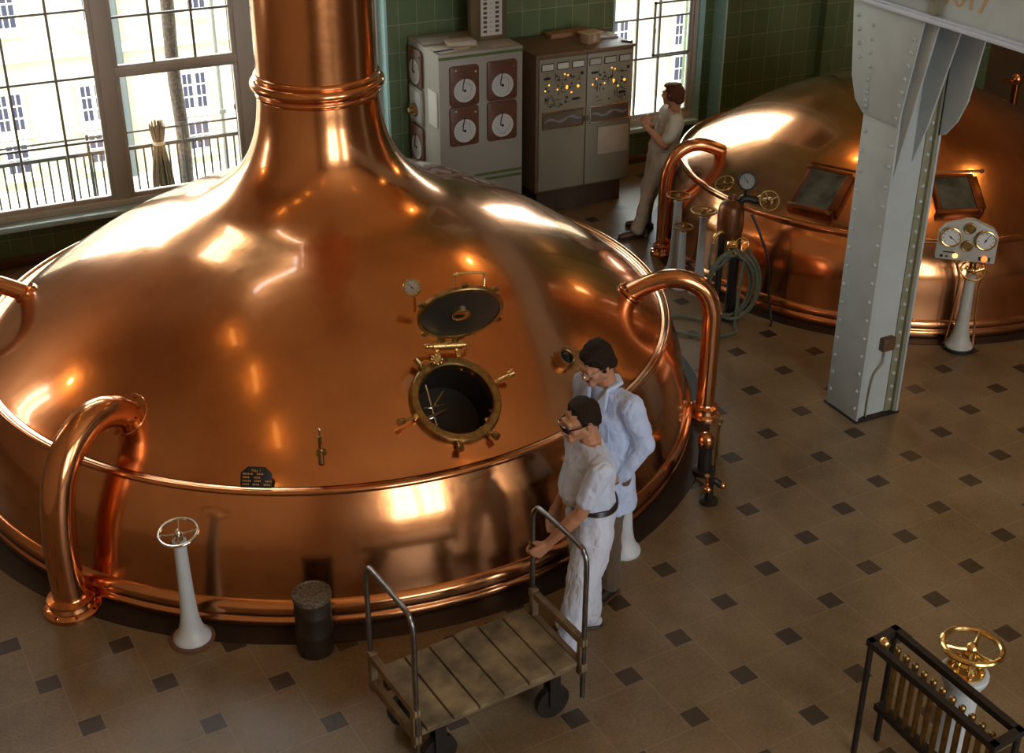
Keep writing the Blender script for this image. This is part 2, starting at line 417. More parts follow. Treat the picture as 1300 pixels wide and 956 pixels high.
w.tube(smooth_path(pts, 4), .075, 14)
solo('tree_trunk', w, mat('rough brown bark', (.16, .12, .10), .9, nscale=30, namt=.7, bump=.8, bscale=25), 'rough brown tree trunk standing upright outside the window', 'tree', (2.94, 14.75, .02))
bm_ = thing('twig_broom', 'bundle of bound brown twigs standing upside down beside the tree trunk', 'broom', (2.58, 14.28, .02))
TWIG = mat('brown twigs', (.12, .075, .045), .9, nscale=20, namt=.5)
w = MB()
for i in range(70):
    a = random.random()*2*PI; q = math.sqrt(random.random())
    x, y = math.cos(a)*q, math.sin(a)*q
    w.tube([(x*.15, y*.09, 0), (x*.115+random.uniform(-.015, .015), y*.07, .35), (x*.055, y*.05, .74), (x*.095, y*.07, .98+random.uniform(-.07, .03))], [.007, .008, .008, .004], 5)
part('twigs', w, TWIG, bm_)
w = MB(); w.ring((0, 0, .74), .058, .010); w.ring((0, 0, .76), .057, .009); part('binding', w, mat('pale cord', (.35, .27, .18), .9), bm_)
solo('downpipe', MB().cyl((3.40, 14.62, .02), (3.40, 14.62, 4.5), .028, 12).box((3.36, 14.58, .9), (3.44, 14.66, .96), .01), mat('pale grey pipe paint', (.55, .56, .54), .5), 'slim pale grey pipe outside the window, right of the tree trunk', 'pipe', (3.40, 14.62, .02))
solo('iron_post', MB().cyl((3.56, 14.55, .02), (3.56, 14.55, 4.5), .020, 10).box((3.53, 14.52, .95), (3.59, 14.58, 1.01), .005), IRONP, 'thin black iron post outside the window beside the window frame', 'post', (3.56, 14.55, .02))

# ---------------------------------------------------------------- copper kettles
def ring_at(mb, r, z, rad): mb.ring((0, 0, z), r, rad, n=160, k=12)
def refine(prof, n=4):
    p = smooth_path([(r, z, 0) for r, z in prof], n)
    return [(max(q.x, 0), q.y) for q in p]

def bolt_circle(mb, c, nrm, rad, n, size):
    q = V(nrm).to_track_quat('Z', 'Y')
    for i in range(n):
        p = V(c)+q @ V((rad*math.cos(2*PI*i/n), rad*math.sin(2*PI*i/n), 0))
        mb.disc(p, nrm, size, size*1.1, 8)

def pipe_part(name, k, pts, r, end_n, base=None, label=None):
    """a bent copper pipe with a flange where it meets the dome and a foot on the floor"""
    w = MB(); w.tube(smooth_path(pts, 10), r, 24)
    p = part(name, w, COPPER, k)
    if label: p['label'] = label
    w = MB(); n = V(end_n).normalized()
    w.disc(V(pts[-1])-n*.01, n, r*1.45, .022, 32, .005); bolt_circle(w, V(pts[-1])+n*.012, n, r*1.25, 8, r*.13)
    part('flange', w, COPPER, p)
    if base:
        w = MB(M.Translation(V(base))); w.lathe([(r*1.72, 0), (r*1.72, .03), (r*1.68, .035), (r*1.35, .05), (r*1.25, .08), (r*1.42, .09), (r*1.42, .105), (r*1.05, .12), (r*1.0, .13)], 32)
        bolt_circle(w, (0, 0, .034), (0, 0, 1), r*1.55, 8, .012)
        part('foot', w, COPPER, p)
    return p

def gauge(parent, c, nrm, r, th, name='pressure_gauge', stem=None, up=(0, 0, 1), ang=.6, rim=None, dialm=None):
    n = V(nrm).normalized(); w = MB()
    w.disc(V(c)-n*th, n, r, th, 36, .004); w.ring(V(c), r*.95, r*.11, n, 36, 8)
    if stem: w.tube([V(c)-n*th*.5]+[V(x) for x in stem], r*.16, 10)
    g = part(name, w, rim or BRASS, parent)
    w = MB(); w.disc(V(c)-n*.001, n, r*.88, .003, 36); part('dial', w, dialm or DIALW, g)
    x = V(up).cross(n).normalized(); y = n.cross(x)
    w = MB(); o = V(c)+n*.0035
    for i in range(9):
        a = R(-40+i*32.5); d = x*math.cos(a)+y*math.sin(a)
        w.tube([o+d*r*.62, o+d*r*.8], r*.03, 5)
    d = x*math.cos(ang)+y*math.sin(ang)
    w.tube([o-d*r*.25, o+d*r*.7], [r*.05, r*.02], 6); w.disc(o, n, r*.10, .003, 12)
    part('needle', w, BLACK, g)
    return g

C1 = V((2.887, 9.25, 0))
k1 = thing('brew_kettle', 'huge polished copper brewing kettle with a tall flue, filling the left of the hall', 'brewing kettle', C1)
prof_d = [(2.655, .895), (2.60, .935), (2.40, 1.09), (2.13, 1.28), (1.80, 1.485), (1.38, 1.695), (1.12, 1.80), (.90, 1.89), (.70, 2.03), (.585, 2.17), (.515, 2.32), (.475, 2.48), (.455, 2.66)]
prof_d = refine(prof_d, 6)
# the round manhole: centre, frame on the dome
PM = V((2.973, 6.951, 1.168))-C1
rad = V((PM.x, PM.y, 0)).normalized()
NM = (rad*.595+V((0, 0, .803))).normalized()
up0 = (NM.cross(V((0, 0, 1)).cross(NM))).normalized() if False else (V((0, 0, 1))-NM*NM.z).normalized()
tx = up0.cross(NM).normalized()          # to the right seen from outside
ca, sa = math.cos(R(-11)), math.sin(R(-11))
EX = tx*ca+up0*sa; EY = up0*ca-tx*sa
MF = M(((EX.x, EY.x, NM.x, PM.x), (EX.y, EY.y, NM.y, PM.y), (EX.z, EY.z, NM.z, PM.z), (0, 0, 0, 1)))
w = MB(); w.lathe(prof_d, 256, None, False, False)
bm = w.bm; bm.faces.ensure_lookup_table()
inv = MF.inverted()
kill = [f for f in bm.faces if (lambda q: math.hypot(q.x, q.y) < .262 and abs(q.z) < .25)(inv @ f.calc_center_median())]
bmesh.ops.delete(bm, geom=kill, context='FACES')
part('dome', w, COPPER, k1, sharp=60)
w = MB(); w.lathe([(.455, 2.655), (.455, 2.70), (.449, 2.85), (.447, 3.6), (.447, ZC-.03)], 96, None, False, False); part('flue', w, COPPER, k1)
w = MB(); w.lathe(refine([(.45, 2.655), (.462, 2.66), (.47, 2.685), (.462, 2.70), (.475, 2.71), (.498, 2.735), (.502, 2.765), (.485, 2.79), (.465, 2.80), (.475, 2.815), (.462, 2.835), (.445, 2.84)], 4), 128, None, False, False); part('flue_collar', w, COPPER, k1)
prof_b = refine([(2.925, .0), (2.925, .08), (2.900, .2), (2.886, .30), (2.872, .40), (2.853, .50), (2.826, .60), (2.792, .70), (2.748, .80), (2.71, .87)], 5)
w = MB(); w.lathe(prof_b, 256, None, True, False); part('belly', w, COPPER, k1, sharp=60)
w = MB(); w.lathe(refine([(2.645, .88), (2.66, .893), (2.685, .895), (2.70, .905), (2.72, .912), (2.735, .90), (2.735, .882), (2.72, .868), (2.70, .862)], 4), 256, None, False, False); part('rim_band', w, COPPER, k1, sharp=60)
w = MB(); w.lathe(refine([(2.89, .20), (2.91, .195), (2.938, .17), (2.948, .14), (2.948, .10), (2.926, .08), (2.945, .06), (2.948, .03), (2.935, .0)], 4), 256, None, False, False); part('base_ring', w, COPPER, k1, sharp=60)
# manhole fittings
w = MB(MF); w.lathe([(.252, -.07), (.252, .035), (.262, .045), (.300, .045), (.308, .038), (.308, .015), (.315, -.0), (.318, -.05)], 96, None, False, False)
bolt_circle(w, (0, 0, .045), (0, 0, 1), .281, 28, .007)
ring = part('manhole_ring', w, DBRASS, k1)
w = MB(MF); w.lathe([(.252, -.03), (.246, -.30), (.0, -.32)], 48, None, False, False); part('manhole_shade_cup', w, mat('shaded kettle interior', (.02, .012, .008), .5), ring)  # added cup, its colour standing for the shade inside the kettle
w = MB(MF); w.tube([(-.16, .16, -.07), (-.13, -.10, -.10), (-.11, -.2, -.12)], .008, 8); w.tube([(-.22, -.02, -.05), (-.05, .035, -.12)], .010, 8); w.tube([(-.2, -.09, -.06), (-.03, .0, -.13)], .014, 8); w.tube([(-.12, .02, -.08), (-.03, .13, -.11)], .007, 8)
part('stirring_gear', w, CHROME, ring)
w = MB(MF)
for a in (200, 20, 262, 305, 128):
    d = V((math.cos(R(a)), math.sin(R(a)), 0)); p = d*.31
    long_ = a in (200, 20)
    L_ = .11 if long_ else .035
    sw = MB(MF); sw.box((-.02, -.018, 0), (.02, .018, .04), .004, mtx=M.Translation(p) @ M.Rotation(R(a), 4, 'Z'))
    sw.tube([p+V((0, 0, .025)), p+d*L_+V((0, 0, .05))], .010, 10)
    sw.tube([p+d*(L_-.005)+V((0, 0, .048)), p+d*(L_+.035)+V((0, 0, .062))], [.022, .026], 12)
    part('swing_bolt', sw, BRASS if long_ else DBRASS, ring)
w = MB(MF @ M.Translation((-.10, .27, .075)))
w.disc((0, 0, 0), (0, 0, 1), .026, .025, 20, .004)
for i in range(8): w.ball((.034*math.cos(i*PI/4), .034*math.sin(i*PI/4), .012), .012, 8)
part('star_knob', w, BRASS, ring)
# lid, swung open about the hinge above the ring
w = MB(MF); w.tube([(-.10, .385, .06), (.10, .385, .06)], .032, 20); w.tube([(-.13, .385, .06), (.13, .385, .06)], .016, 12)
w.box((-.085, .30, .02), (-.055, .40, .05), .005); w.box((.055, .30, .02), (.085, .40, .05), .005); w.ball((-.145, .385, .06), .022, 10)
hinge = part('hinge', w, BRASS, k1)
ML = MF @ M.Translation((0, .385, .06)) @ M.Rotation(R(-95), 4, 'X') @ M.Translation((0, -.385, -.0))
w = MB(ML); w.lathe([(.0, .055), (.10, .052), (.20, .042), (.265, .028), (.285, .02), (.288, -.005), (.283, -.012), (.262, -.012), (.258, 0), (.0, .0)], 72)
for a in (20, 75, 128, 200, 262, 305):
    w.box((.275, -.02, -.004), (.325, .02, .018), .004, mtx=M.Rotation(R(a), 4, 'Z'))
w.box((-.07, .27, -.005), (-.03, .40, .03), .004); w.box((.03, .27, -.005), (.07, .40, .03), .004)
lid = part('manhole_lid', w, DBRASS, k1)
w = MB(ML); w.disc((0, 0, -.004), (0, 0, -1), .255, .002, 64); part('lid_lining', w, mat('dark rubber lid lining', (.03, .025, .02), .35), lid)
w = MB(ML); w.lathe([(.062, -.003), (.062, -.022), (.052, -.028), (.0, -.028)], 32, M.Translation((0, -.01, 0))); part('lid_boss', w, BRASS, lid)
w = MB(ML); w.tube(smooth_path([(-.10, -.26, .03), (-.10, -.30, .07), (-.08, -.325, .085), (.08, -.325, .085), (.10, -.30, .07), (.10, -.26, .03)], 5), .009, 10); part('lid_handle', w, BRASS, lid)
def chain(a, b, sag, n, parent):
    w = MB()
    for i in range(n):
        t = (i+.5)/n; p = V(a).lerp(V(b), t)-V((0, 0, sag*4*t*(1-t)))
        w.ring(p, .010, .003, (1, 0, .3) if i % 2 else (0, 1, .2), 12, 6)
    part('chain', w, BRASS, parent)
chain(MF @ V((.13, .36, .02)), MF @ V((.22, .50, .12)), .03, 9, lid)
# small fittings on the dome
def dome_frame(x, y, z):
    p = V((x, y, z))-C1; p.z = z; r_ = V((p.x, p.y, 0)).normalized(); n = (r_*.60+V((0, 0, .80))).normalized()
    u = (V((0, 0, 1))-n*n.z).normalized(); return p, n, u, u.cross(n)
p, n, u, t = dome_frame(2.954, 7.58, 1.555)
gauge(k1, p+V((-.03, -.03, .20)), (-.3, -.85, .42), .060, .03, stem=[p+V((-.01, -.02, .12)), p+V((0, .0, .02)), p-n*.02], ang=2.4)
p, n, u, t = dome_frame(3.896, 7.162, 1.155)
w = MB(M.Translation(p) @ n.to_track_quat('Z', 'Y').to_matrix().to_4x4()); w.lathe([(.075, -.03), (.075, .015), (.07, .03), (.066, .06), (.058, .062), (.052, .055), (.052, .03)], 40, None, False, False); bolt_circle(w, (0, 0, .015), (0, 0, 1), .085, 6, .007)
sg = part('sight_glass', w, DBRASS, k1)
w = MB(M.Translation(p) @ n.to_track_quat('Z', 'Y').to_matrix().to_4x4()); w.disc((0, 0, .03), (0, 0, 1), .053, .003, 32); part('lens', w, mat('black glass', (.01, .01, .01), .05), sg)
p, n, u, t = dome_frame(2.025, 6.929, 1.03)
w = MB(); w.tube([p-n*.02, p+n*.05, p+n*.05+V((0, 0, .10))], .014, 12); w.tube([p+n*.05, p+n*.09-V((0, 0, .05)), p+n*.09-V((0, 0, .11))], [.013, .016, .022], 12); w.ball(p+n*.05, .022, 12); w.disc(p, n, .035, .012, 20)
tp = part('sample_tap', w, DBRASS, k1)
w = MB(); w.tube([p+n*.05+V((0, 0, .09)), p+n*.05+V((0, 0, .15))], [.007, .011], 8); w.ball(p+n*.05+V((0, 0, .155)), .012, 10); part('tap_handle', w, CHROME, tp)
# nameplate sitting on the rim: black plate with brass lettering rows
p, n, u, t = dome_frame(1.608, 6.962, .945)
t = -t if t.x < 0 else t
n2 = (n*.3+V((n.x, n.y, 0)).normalized()*.75+V((0, 0, .25))).normalized(); u2 = (V((0, 0, 1))-n2*n2.z).normalized(); t2 = u2.cross(n2)
w = MB(); w.prism([(-.10, -.065), (.10, -.065), (.10, .03), (.055, .07), (-.055, .07), (-.10, .03)], p+n2*.03, t2, u2, n2, .008, .002)
npl = part('nameplate', w, BLACK, k1)
w = MB(); o = p+n2*.0385
rnd = random.Random(3)
w.text('No 1', .03, o+u2*.045, t2, u2, n2, .002)
for row, (L0, gaps) in enumerate(((.07, 1), (.05, 1), (.055, 2), (.045, 2))):
    z = .018-row*.022
    w.box((0, 0, 0), (1, 1, 1), mtx=M.Identity(4)) if False else None
    x = -.085
    for g in range(gaps+1):
        ln = L0 if g == 0 else .05
        for j in range(int(ln/.011)):
            q = o+t2*(x+j*.011)+u2*z
            w.prism([(0, 0), (.007, 0), (.007, .011), (0, .011)], q, t2, u2, n2, .001)
        x += ln+.02
part('plate_lettering', w, BRASS, npl)
# pipes of the big kettle
def radial_pipe(C, base_xy, r_pipe, prof_pts, end_n_z, k, name, label, foot=True):
    d = V((base_xy[0]-C.x, base_xy[1]-C.y, 0)); L_ = d.length; d.normalize()
    pts = [d*r_+V((0, 0, z)) for r_, z in prof_pts]
    en = (d*.6+V((0, 0, .8)))
    return pipe_part(name, k, pts, r_pipe, en, d*prof_pts[0][0] if foot else None, label)
radial_pipe(C1, (.42, 7.41), .108, [(3.09, 0), (3.10, .3), (3.095, .55), (3.065, .78), (3.0, .98), (2.89, 1.125), (2.74, 1.215), (2.60, 1.225), (2.47, 1.175), (2.375, 1.10)], .8, k1, 'inlet_pipe', 'thick copper pipe arching onto the dome at the front left')
radial_pipe(C1, (5.501, 7.708), .076, [(3.06, 0), (3.06, .4), (3.06, .8), (3.05, .98), (2.99, 1.13), (2.87, 1.215), (2.72, 1.235), (2.56, 1.19), (2.41, 1.10)], .8, k1, 'inlet_pipe', 'copper pipe arching onto the dome at the right')
radial_pipe(C1, (C1.x+3.1*math.cos(R(160)), C1.y+3.1*math.sin(R(160))), .07, [(3.2, 0), (3.2, .6), (3.2, .95), (3.15, 1.12), (3.0, 1.25), (2.8, 1.26), (2.6, 1.20), (2.385, 1.11)], .8, k1, 'inlet_pipe', 'copper pipe reaching the dome from the far left')
# floor gutter of dark stone round the kettle
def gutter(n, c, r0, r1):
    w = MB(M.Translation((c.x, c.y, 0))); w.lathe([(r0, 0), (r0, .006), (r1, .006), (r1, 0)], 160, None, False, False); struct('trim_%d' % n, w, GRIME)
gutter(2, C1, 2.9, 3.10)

# ---- second kettle
C2 = V((9.278, 10.034, 0))
k2 = thing('brew_kettle', 'smaller copper brewing kettle behind the riveted steel column', 'brewing kettle', C2)
w = MB(); w.lathe(refine([(2.12, .90), (2.06, .95), (1.86, 1.10), (1.56, 1.30), (1.39, 1.40), (1.19, 1.50), (.95, 1.60), (.70, 1.68), (.48, 1.73), (.36, 1.79), (.31, 1.92), (.30, 2.2), (.30, 2.6)], 6), 192, None, False, False); part('dome', w, COPPER, k2, sharp=60)
w = MB(); w.lathe([(.30, 2.6), (.30, ZC-.03)], 64, None, False, False); part('flue', w, COPPER, k2)
w = MB(); w.lathe(refine([(2.34, 0), (2.34, .1), (2.32, .3), (2.31, .5), (2.28, .65), (2.22, .78), (2.15, .89)], 5), 192, None, True, False); part('belly', w, COPPER, k2, sharp=60)
w = MB(); w.lathe(refine([(2.10, .89), (2.13, .905), (2.16, .93), (2.185, .925), (2.195, .90), (2.185, .87), (2.15, .86)], 4), 192, None, False, False); part('rim_band', w, COPPER, k2, sharp=60)
w = MB(); w.lathe(refine([(2.325, .19), (2.345, .18), (2.36, .15), (2.36, .12), (2.342, .10), (2.358, .07), (2.36, .03), (2.35, 0)], 4), 192, None, False, False); part('base_ring', w, COPPER, k2, sharp=60)
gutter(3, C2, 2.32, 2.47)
def hatch(x, y, z, hw, hh, roll=0.):
    p = V((x, y, z))-C2; p.z = z; r_ = V((p.x, p.y, 0)).normalized(); n = (r_*.53+V((0, 0, .85))).normalized()
    u = (V((0, 0, 1))-n*n.z).normalized(); t = u.cross(n)
    m = M(((t.x, u.x, n.x, p.x), (t.y, u.y, n.y, p.y), (t.z, u.z, n.z, p.z), (0, 0, 0, 1)))
    w = MB(m); fr = .055
    w.box((-hw-fr, -hh-fr, -.06), (hw+fr, -hh, .022), .006); w.box((-hw-fr, hh, -.06), (hw+fr, hh+fr*.6, .022), .006)
    w.box((-hw-fr*.5, -hh, -.06), (-hw, hh, .018), .004); w.box((hw, -hh, -.06), (hw+fr*1.6, hh, .026), .006)
    w.tube([(-hw-.02, hh+.05, .035), (hw+.14, hh+.05, .035)], .012, 10); w.ball((hw+.14, hh+.05, .035), .024, 10); w.ball((hw+.02, -hh-.05, .035), .022, 10)
    h = part('hatch_frame', w, mat('dull aged copper', (.26, .10, .045), .38, 1., nscale=8, namt=.4), k2)
    w = MB(m); w.box((-hw-.002, -hh-.002, -.02), (hw+.002, hh+.002, .015)); part('hatch_pane', w, mat('steamed dark hatch glass', (.12, .12, .09), .5, nscale=7, namt=.1, c2=(.03, .027, .02), spec=.25), h)
hatch(7.66, 9.13, 1.145, .17, .215)
hatch(8.62, 8.40, 1.20, .16, .18)
d = V((6.993-C2.x, 10.709-C2.y, 0))
radial_pipe(C2, (6.993, 10.709), .068, [(2.40, 0), (2.40, .4), (2.40, .75), (2.38, .93), (2.31, 1.09), (2.19, 1.17), (2.06, 1.185), (1.93, 1.15), (1.82, 1.10)], .8, k2, 'inlet_pipe', 'copper pipe arching onto the dome at its left')
# ---------------------------------------------------------------- valve pedestals
def handwheel(parent, c, nrm, r, m, spokes=4, name='handwheel', tr=None):
    n = V(nrm).normalized(); q = n.to_track_quat('Z', 'Y'); w = MB(); c = V(c); tr = tr or r*.085
    w.ring(c, r, tr, n, 48, 10)
    for i in range(spokes):
        a = 2*PI*i/spokes+.4; d = q @ V((math.cos(a), math.sin(a), 0))
        w.tube([c-n*r*.12, c+d*r*.5-n*r*.10, c+d*r*.97], [tr*.9, tr*.7, tr*.8], 8)
    w.lathe([(r*.20, -.03), (r*.22, -.005), (r*.16, .012), (r*.07, .022), (0, .024)], 20, M.Translation(c) @ q.to_matrix().to_4x4())
    return part(name, w, m, parent)

def pedestal(loc, h, wheel_r, label, tilt=(0, 0, 1), wm=None, foot=None, rr=1., stem=.07, grp='valve pedestals round the kettles'):
    t = thing('valve_pedestal', label, 'valve pedestal', loc, 0, grp)
    hc = h-stem; w = MB()
    p = [(.118, 0), (.120, .012), (.116, .03), (.092, .062), (.072, .11), (.058, .19), (.050, .30), (.045, .45), (.041, .62), (.039, 1)]
    w.lathe(refine([(r_*rr, z if z < 1 else hc) for r_, z in p if z < hc*.95 or z == 1], 4)+[(.044*rr, hc), (.044*rr, hc+.012), (.03*rr, hc+.018)], 40)
    part('column', w, PWHITE, t)
    if foot:
        w = MB(); w.lathe([(.142, 0), (.142, .010), (.12, .012), (.10, .012)], 40); part('base_disc', w, foot, t)
    w = MB(); w.cyl((0, 0, hc+.01), (0, 0, h-.005), .014, 12); w.disc((0, 0, hc+.012), (0, 0, 1), .026, .018, 16, .004); part('spindle', w, DBRASS, t)
    handwheel(t, (0, 0, h), tilt, wheel_r, wm or BRASS)
    return t
RED = mat('worn red floor disc', (.22, .09, .05), .6, nscale=12, namt=.4)
pedestal((1.043, 6.760, .006), .82, .118, 'pale blue flared pedestal with bright wheel at the front left of the big kettle', (-.12, -.16, 1), CHROME, RED)
pedestal((3.985, 6.378, 0), .80, .11, 'pale flared pedestal behind the man in the long coat', (0, 0, 1), BRASS)
pedestal((6.80, 10.20, 0), .86, .115, 'tallest of three pale pedestals, farthest left beside the smaller kettle', (.05, 0, 1), DBRASS, rr=1.05)
pedestal((6.70, 9.925, 0), .65, .088, 'shortest of three pale pedestals, middle one beside the smaller kettle', (0, 0, 1), DBRASS, rr=.75)
pedestal((6.80, 9.75, 0), .86, .12, 'pale pedestal with dark brass wheel, nearest the hose stand', (0, 0, 1), DBRASS, rr=.85)
# the big brass wheel in the lower right corner stands on a stout white column
t = thing('valve_pedestal', 'stout white column with large brass wheel at the lower right corner', 'valve pedestal', (4.60, 3.84, 0), 0, 'valve pedestals round the kettles')
w = MB(); w.lathe(refine([(.16, 0), (.155, .04), (.12, .09), (.10, .2), (.095, .5), (.10, .60), (.125, .66), (.13, .69), (.118, .70)], 4), 48); part('column', w, PWHITE, t)
w = MB(); w.lathe([(.105, .695), (.105, .715), (.07, .72), (.06, .76), (.035, .77), (.03, .83), (.0, .84)], 32)
for i in range(6):
    a = i*PI/3; w.cyl((.085*math.cos(a), .085*math.sin(a), .70), (.085*math.cos(a), .085*math.sin(a), .745), .013, 6); w.cyl((.058*math.cos(a), .058*math.sin(a), .74), (.052*math.cos(a), .052*math.sin(a), .80), .008, 6)
part('bonnet', w, BRASS, t)
handwheel(t, (.02, 0, .86), (.04, .03, 1), .155, BRASS, 3, tr=.017)

# ---------------------------------------------------------------- gauge pedestal
fd = V((-.66, -.75, 0)).normalized(); sd = V((0, 0, 1)).cross(fd).normalized()   # sd: to the right seen from the front
gp = thing('gauge_pedestal', 'white pedestal carrying a pale panel of two gauges, right of the steel column', 'gauge pedestal', (8.276, 7.715, 0))
w = MB(); w.lathe(refine([(.125, .03), (.122, .05), (.095, .09), (.075, .16), (.06, .28), (.052, .45), (.047, .62), (.044, .76)], 4), 40); part('column', w, mat('off white enamel', (.52, .50, .44), .4, nscale=8, namt=.15), gp)
w = MB(); w.lathe([(.14, 0), (.14, .03), (.11, .032)], 40); part('base_disc', w, BLACK, gp)
w = MB(); w.prism([(-.25, 0), (.25, 0), (.25, .25), (.20, .32), (.03, .385), (-.03, .385), (-.20, .32), (-.25, .25)], V((0, 0, .87))-fd*.04-sd*.08, sd, (0, 0, 1), fd, .085, .012)
pn = part('panel', w, mat('pale grey panel', (.50, .49, .43), .45, nscale=10, namt=.12), gp)
for s, an in ((-1, -.6), (1, 1.1)): gauge(gp, V((0, 0, 1.09))+sd*(s*.145-.08)+fd*.062, fd, .088, .02, 'gauge', ang=an)
for z in (1.185, 1.02):
    w = MB(); o = V((0, 0, z))+fd*.044-sd*.08; w.disc(o, fd, .052, .012, 28, .003); w.ring(o+fd*.012, .045, .007, fd, 28, 8); w.disc(o+fd*.01, fd, .015, .008, 12); part('cover_disc', w, DBRASS, gp)
def lamp(parent, o, n, r, c, e, name='indicator_lamp'):
    w = MB(); w.ball(o, r, 12); w.disc(V(o)-V(n)*.004, n, r*1.35, .005, 14)
    return part(name, w, mat('lit lamp %s' % str(c), c, .3, emit=(*c, e)), parent)
lamp(gp, V((0, 0, .915))-sd*.165+fd*.048, fd, .016, (1., .55, .08), 3)
lamp(gp, V((0, 0, .912))+sd*.08+fd*.048, fd, .02, (1., .10, .02), 3)
w = MB(); w.prism([(-.05, -.018), (.05, -.018), (.05, .018), (-.05, .018)], V((0, 0, .912))+sd*.08+fd*.045, sd, (0, 0, 1), fd, .003); w.prism([(-.05, -.006), (.05, -.006), (.05, .006), (-.05, .006)], V((0, 0, .945))-sd*.22+fd*.045, sd, (0, 0, 1), fd, .002)
w.disc(V((0, 0, .905))-sd*.28+fd*.045, fd, .014, .004, 14); w.disc(V((0, 0, .905))-sd*.235+fd*.045, fd, .010, .004, 14); part('switch_plates', w, BLACK, gp)
w = MB(); w.cyl((0, 0, .75), (0, 0, .88), .03, 16); w.disc((0, 0, .77), (0, 0, 1), .05, .02, 20, .004); part('spindle', w, DBRASS, gp)
handwheel(gp, V((0, 0, .815))+fd*.10, (fd*.5+V((0, 0, .86))), .105, BRASS, 5)
w = MB()
for i in range(5): w.ball(V((0, 0, .80))+fd*.06+sd*(.05*(i-2))+V((0, 0, .02*(i % 2))), .022, 10)
part('brass_fittings', w, BRASS, gp)
for s in (-1, 1):
    w = MB(); w.tube(smooth_path([V((0, 0, .90))+sd*(s*.13-.04)-fd*.01, V((0, 0, .78))+sd*s*.12+fd*.0, V((0, 0, .66))+sd*s*.088, V((0, 0, .4))+sd*s*.095, V((0, 0, .03))+sd*s*.125], 6), .011, 10); part('copper_pipe', w, COPPER, gp)

# ---------------------------------------------------------------- valve and hose stand by the second kettle
e_ = V((.899, -.438, 0)); f_ = V((-.438, -.899, 0)); z_ = V((0, 0, 1))
vs = thing('hose_stand', 'dark pipe stand with brass valves, gauge and handwheels at the smaller kettle', 'valve stand', (6.80, 9.12, 0))
P = lambda a, b, c: e_*(a-.05)+f_*b+z_*(c*1.12)
w = MB(); w.cyl(P(0, 0, 0), P(0, 0, 1.02), .05, 20); w.lathe([(.10, 0), (.10, .03), (.06, .035), (.06, .06), (.045, .07)], 28, M.Translation(P(0, 0, 0)))
w.tube(smooth_path([P(0, 0, .98), P(.01, 0, 1.05), P(.06, 0, 1.08), P(.16, 0, 1.06), P(.2, 0, 1.06)], 5), .038, 14); part('standpipe', w, IRON, vs)
w = MB(); w.cyl(P(-.14, .04, 0), P(-.14, .04, .85), .03, 14); w.disc(P(-.14, .04, 0), z_, .06, .02, 20); part('second_pipe', w, IRON, vs)
w = MB(M.Translation(P(-.07, .03, .88))); w.lathe(refine([(.0, -.16), (.08, -.15), (.115, -.10), (.12, 0), (.12, .10), (.105, .17), (.06, .21), (.04, .23), (.04, .26), (0, .265)], 3), 32); part('valve_body', w, mat('brown lacquered copper', (.24, .11, .05), .4, .8, nscale=9, namt=.4), vs)
gauge(vs, P(.045, .06, 1.245), (-.45, -.85, .3), .082, .04, stem=[P(.045, .02, 1.13), P(.03, 0, 1.0)], rim=IRON, ang=2.2, dialm=mat('aged dark dial', (.16, .15, .11), .4))
w = MB(); w.cyl(P(-.08, .03, 1.10), P(-.15, .05, 1.22), .018, 10); part('spindle', w, DBRASS, vs)
handwheel(vs, P(-.155, .05, 1.225), P(-.35, .45, .82), .085, DBRASS)
w = MB(); w.cyl(P(.17, 0, 1.05), P(.25, .07, 1.08), .03, 14); w.ball(P(.2, 0, 1.06), .05, 14); w.ball(P(.29, -.0, 1.05), .045, 12); part('side_valve', w, DBRASS, vs)
handwheel(vs, P(.255, .09, 1.09), P(.15, .9, .4), .088, DBRASS)
w = MB(); w.ball(P(-.05, .13, .72), .06, 14); w.cyl(P(-.05, .04, .76), P(-.05, .20, .70), .035, 14); w.disc(P(-.05, .185, .70), P(0, 1, -.2), .05, .02, 20)
for i in range(6): w.ball(P(-.05, .20, .70)+e_*.042*math.cos(i*PI/3)+z_*.042*math.sin(i*PI/3), .012, 8)
w.tube(smooth_path([P(-.10, .1, .80), P(-.16, .12, .83), P(-.21, .13, .80), P(-.23, .13, .74)], 5), .018, 10); part('outlet_valve', w, BRASS, vs)
handwheel(vs, P(.03, .17, .74), P(.2, .9, .2), .06, BRASS, 3)
HOSE = mat('grey green rubber hose', (.13, .15, .10), .5, nscale=20, namt=.3)
w = MB(); pts = []
for k in range(4):
    for i in range(20):
        a = PI/2+2*PI*i/20; pts.append(P(-.06+.015*k+(.20+.012*k)*math.cos(a), .16+.03*math.sin(k*2+i*.3)+.02*k, .36+.012*k+(.27+.012*k)*math.sin(a)))
pts += [P(.02, .22, .05), P(.0, .36, .022), P(-.25, .45, .02), P(-.55, .35, .02), P(-.70, .1, .02), P(-.5, .0, .02), P(-.28, .12, .02)]
w.tube(smooth_path([P(-.23, .13, .73), P(-.25, .14, .55), P(-.2, .16, .5)]+pts, 2), .015, 8)
o = V((6.80, 9.12, 0)); w.bm.transform(M.Translation(o))
solo('hose', w, HOSE, 'grey green hose coiled on the dark valve stand and trailing on the floor', 'hose', tuple(o))
w = MB(); w.tube(smooth_path([P(.12, .02, .95), P(.2, .08, .8), P(.30, .10, .55), P(.34, .08, .25), P(.38, .10, .03), P(.36, .2, .012)], 8), .012, 8); w.bm.transform(M.Translation(o))
solo('cable', w, IRON, 'thin dark cable hanging at the right of the valve stand', 'cable', tuple(o))

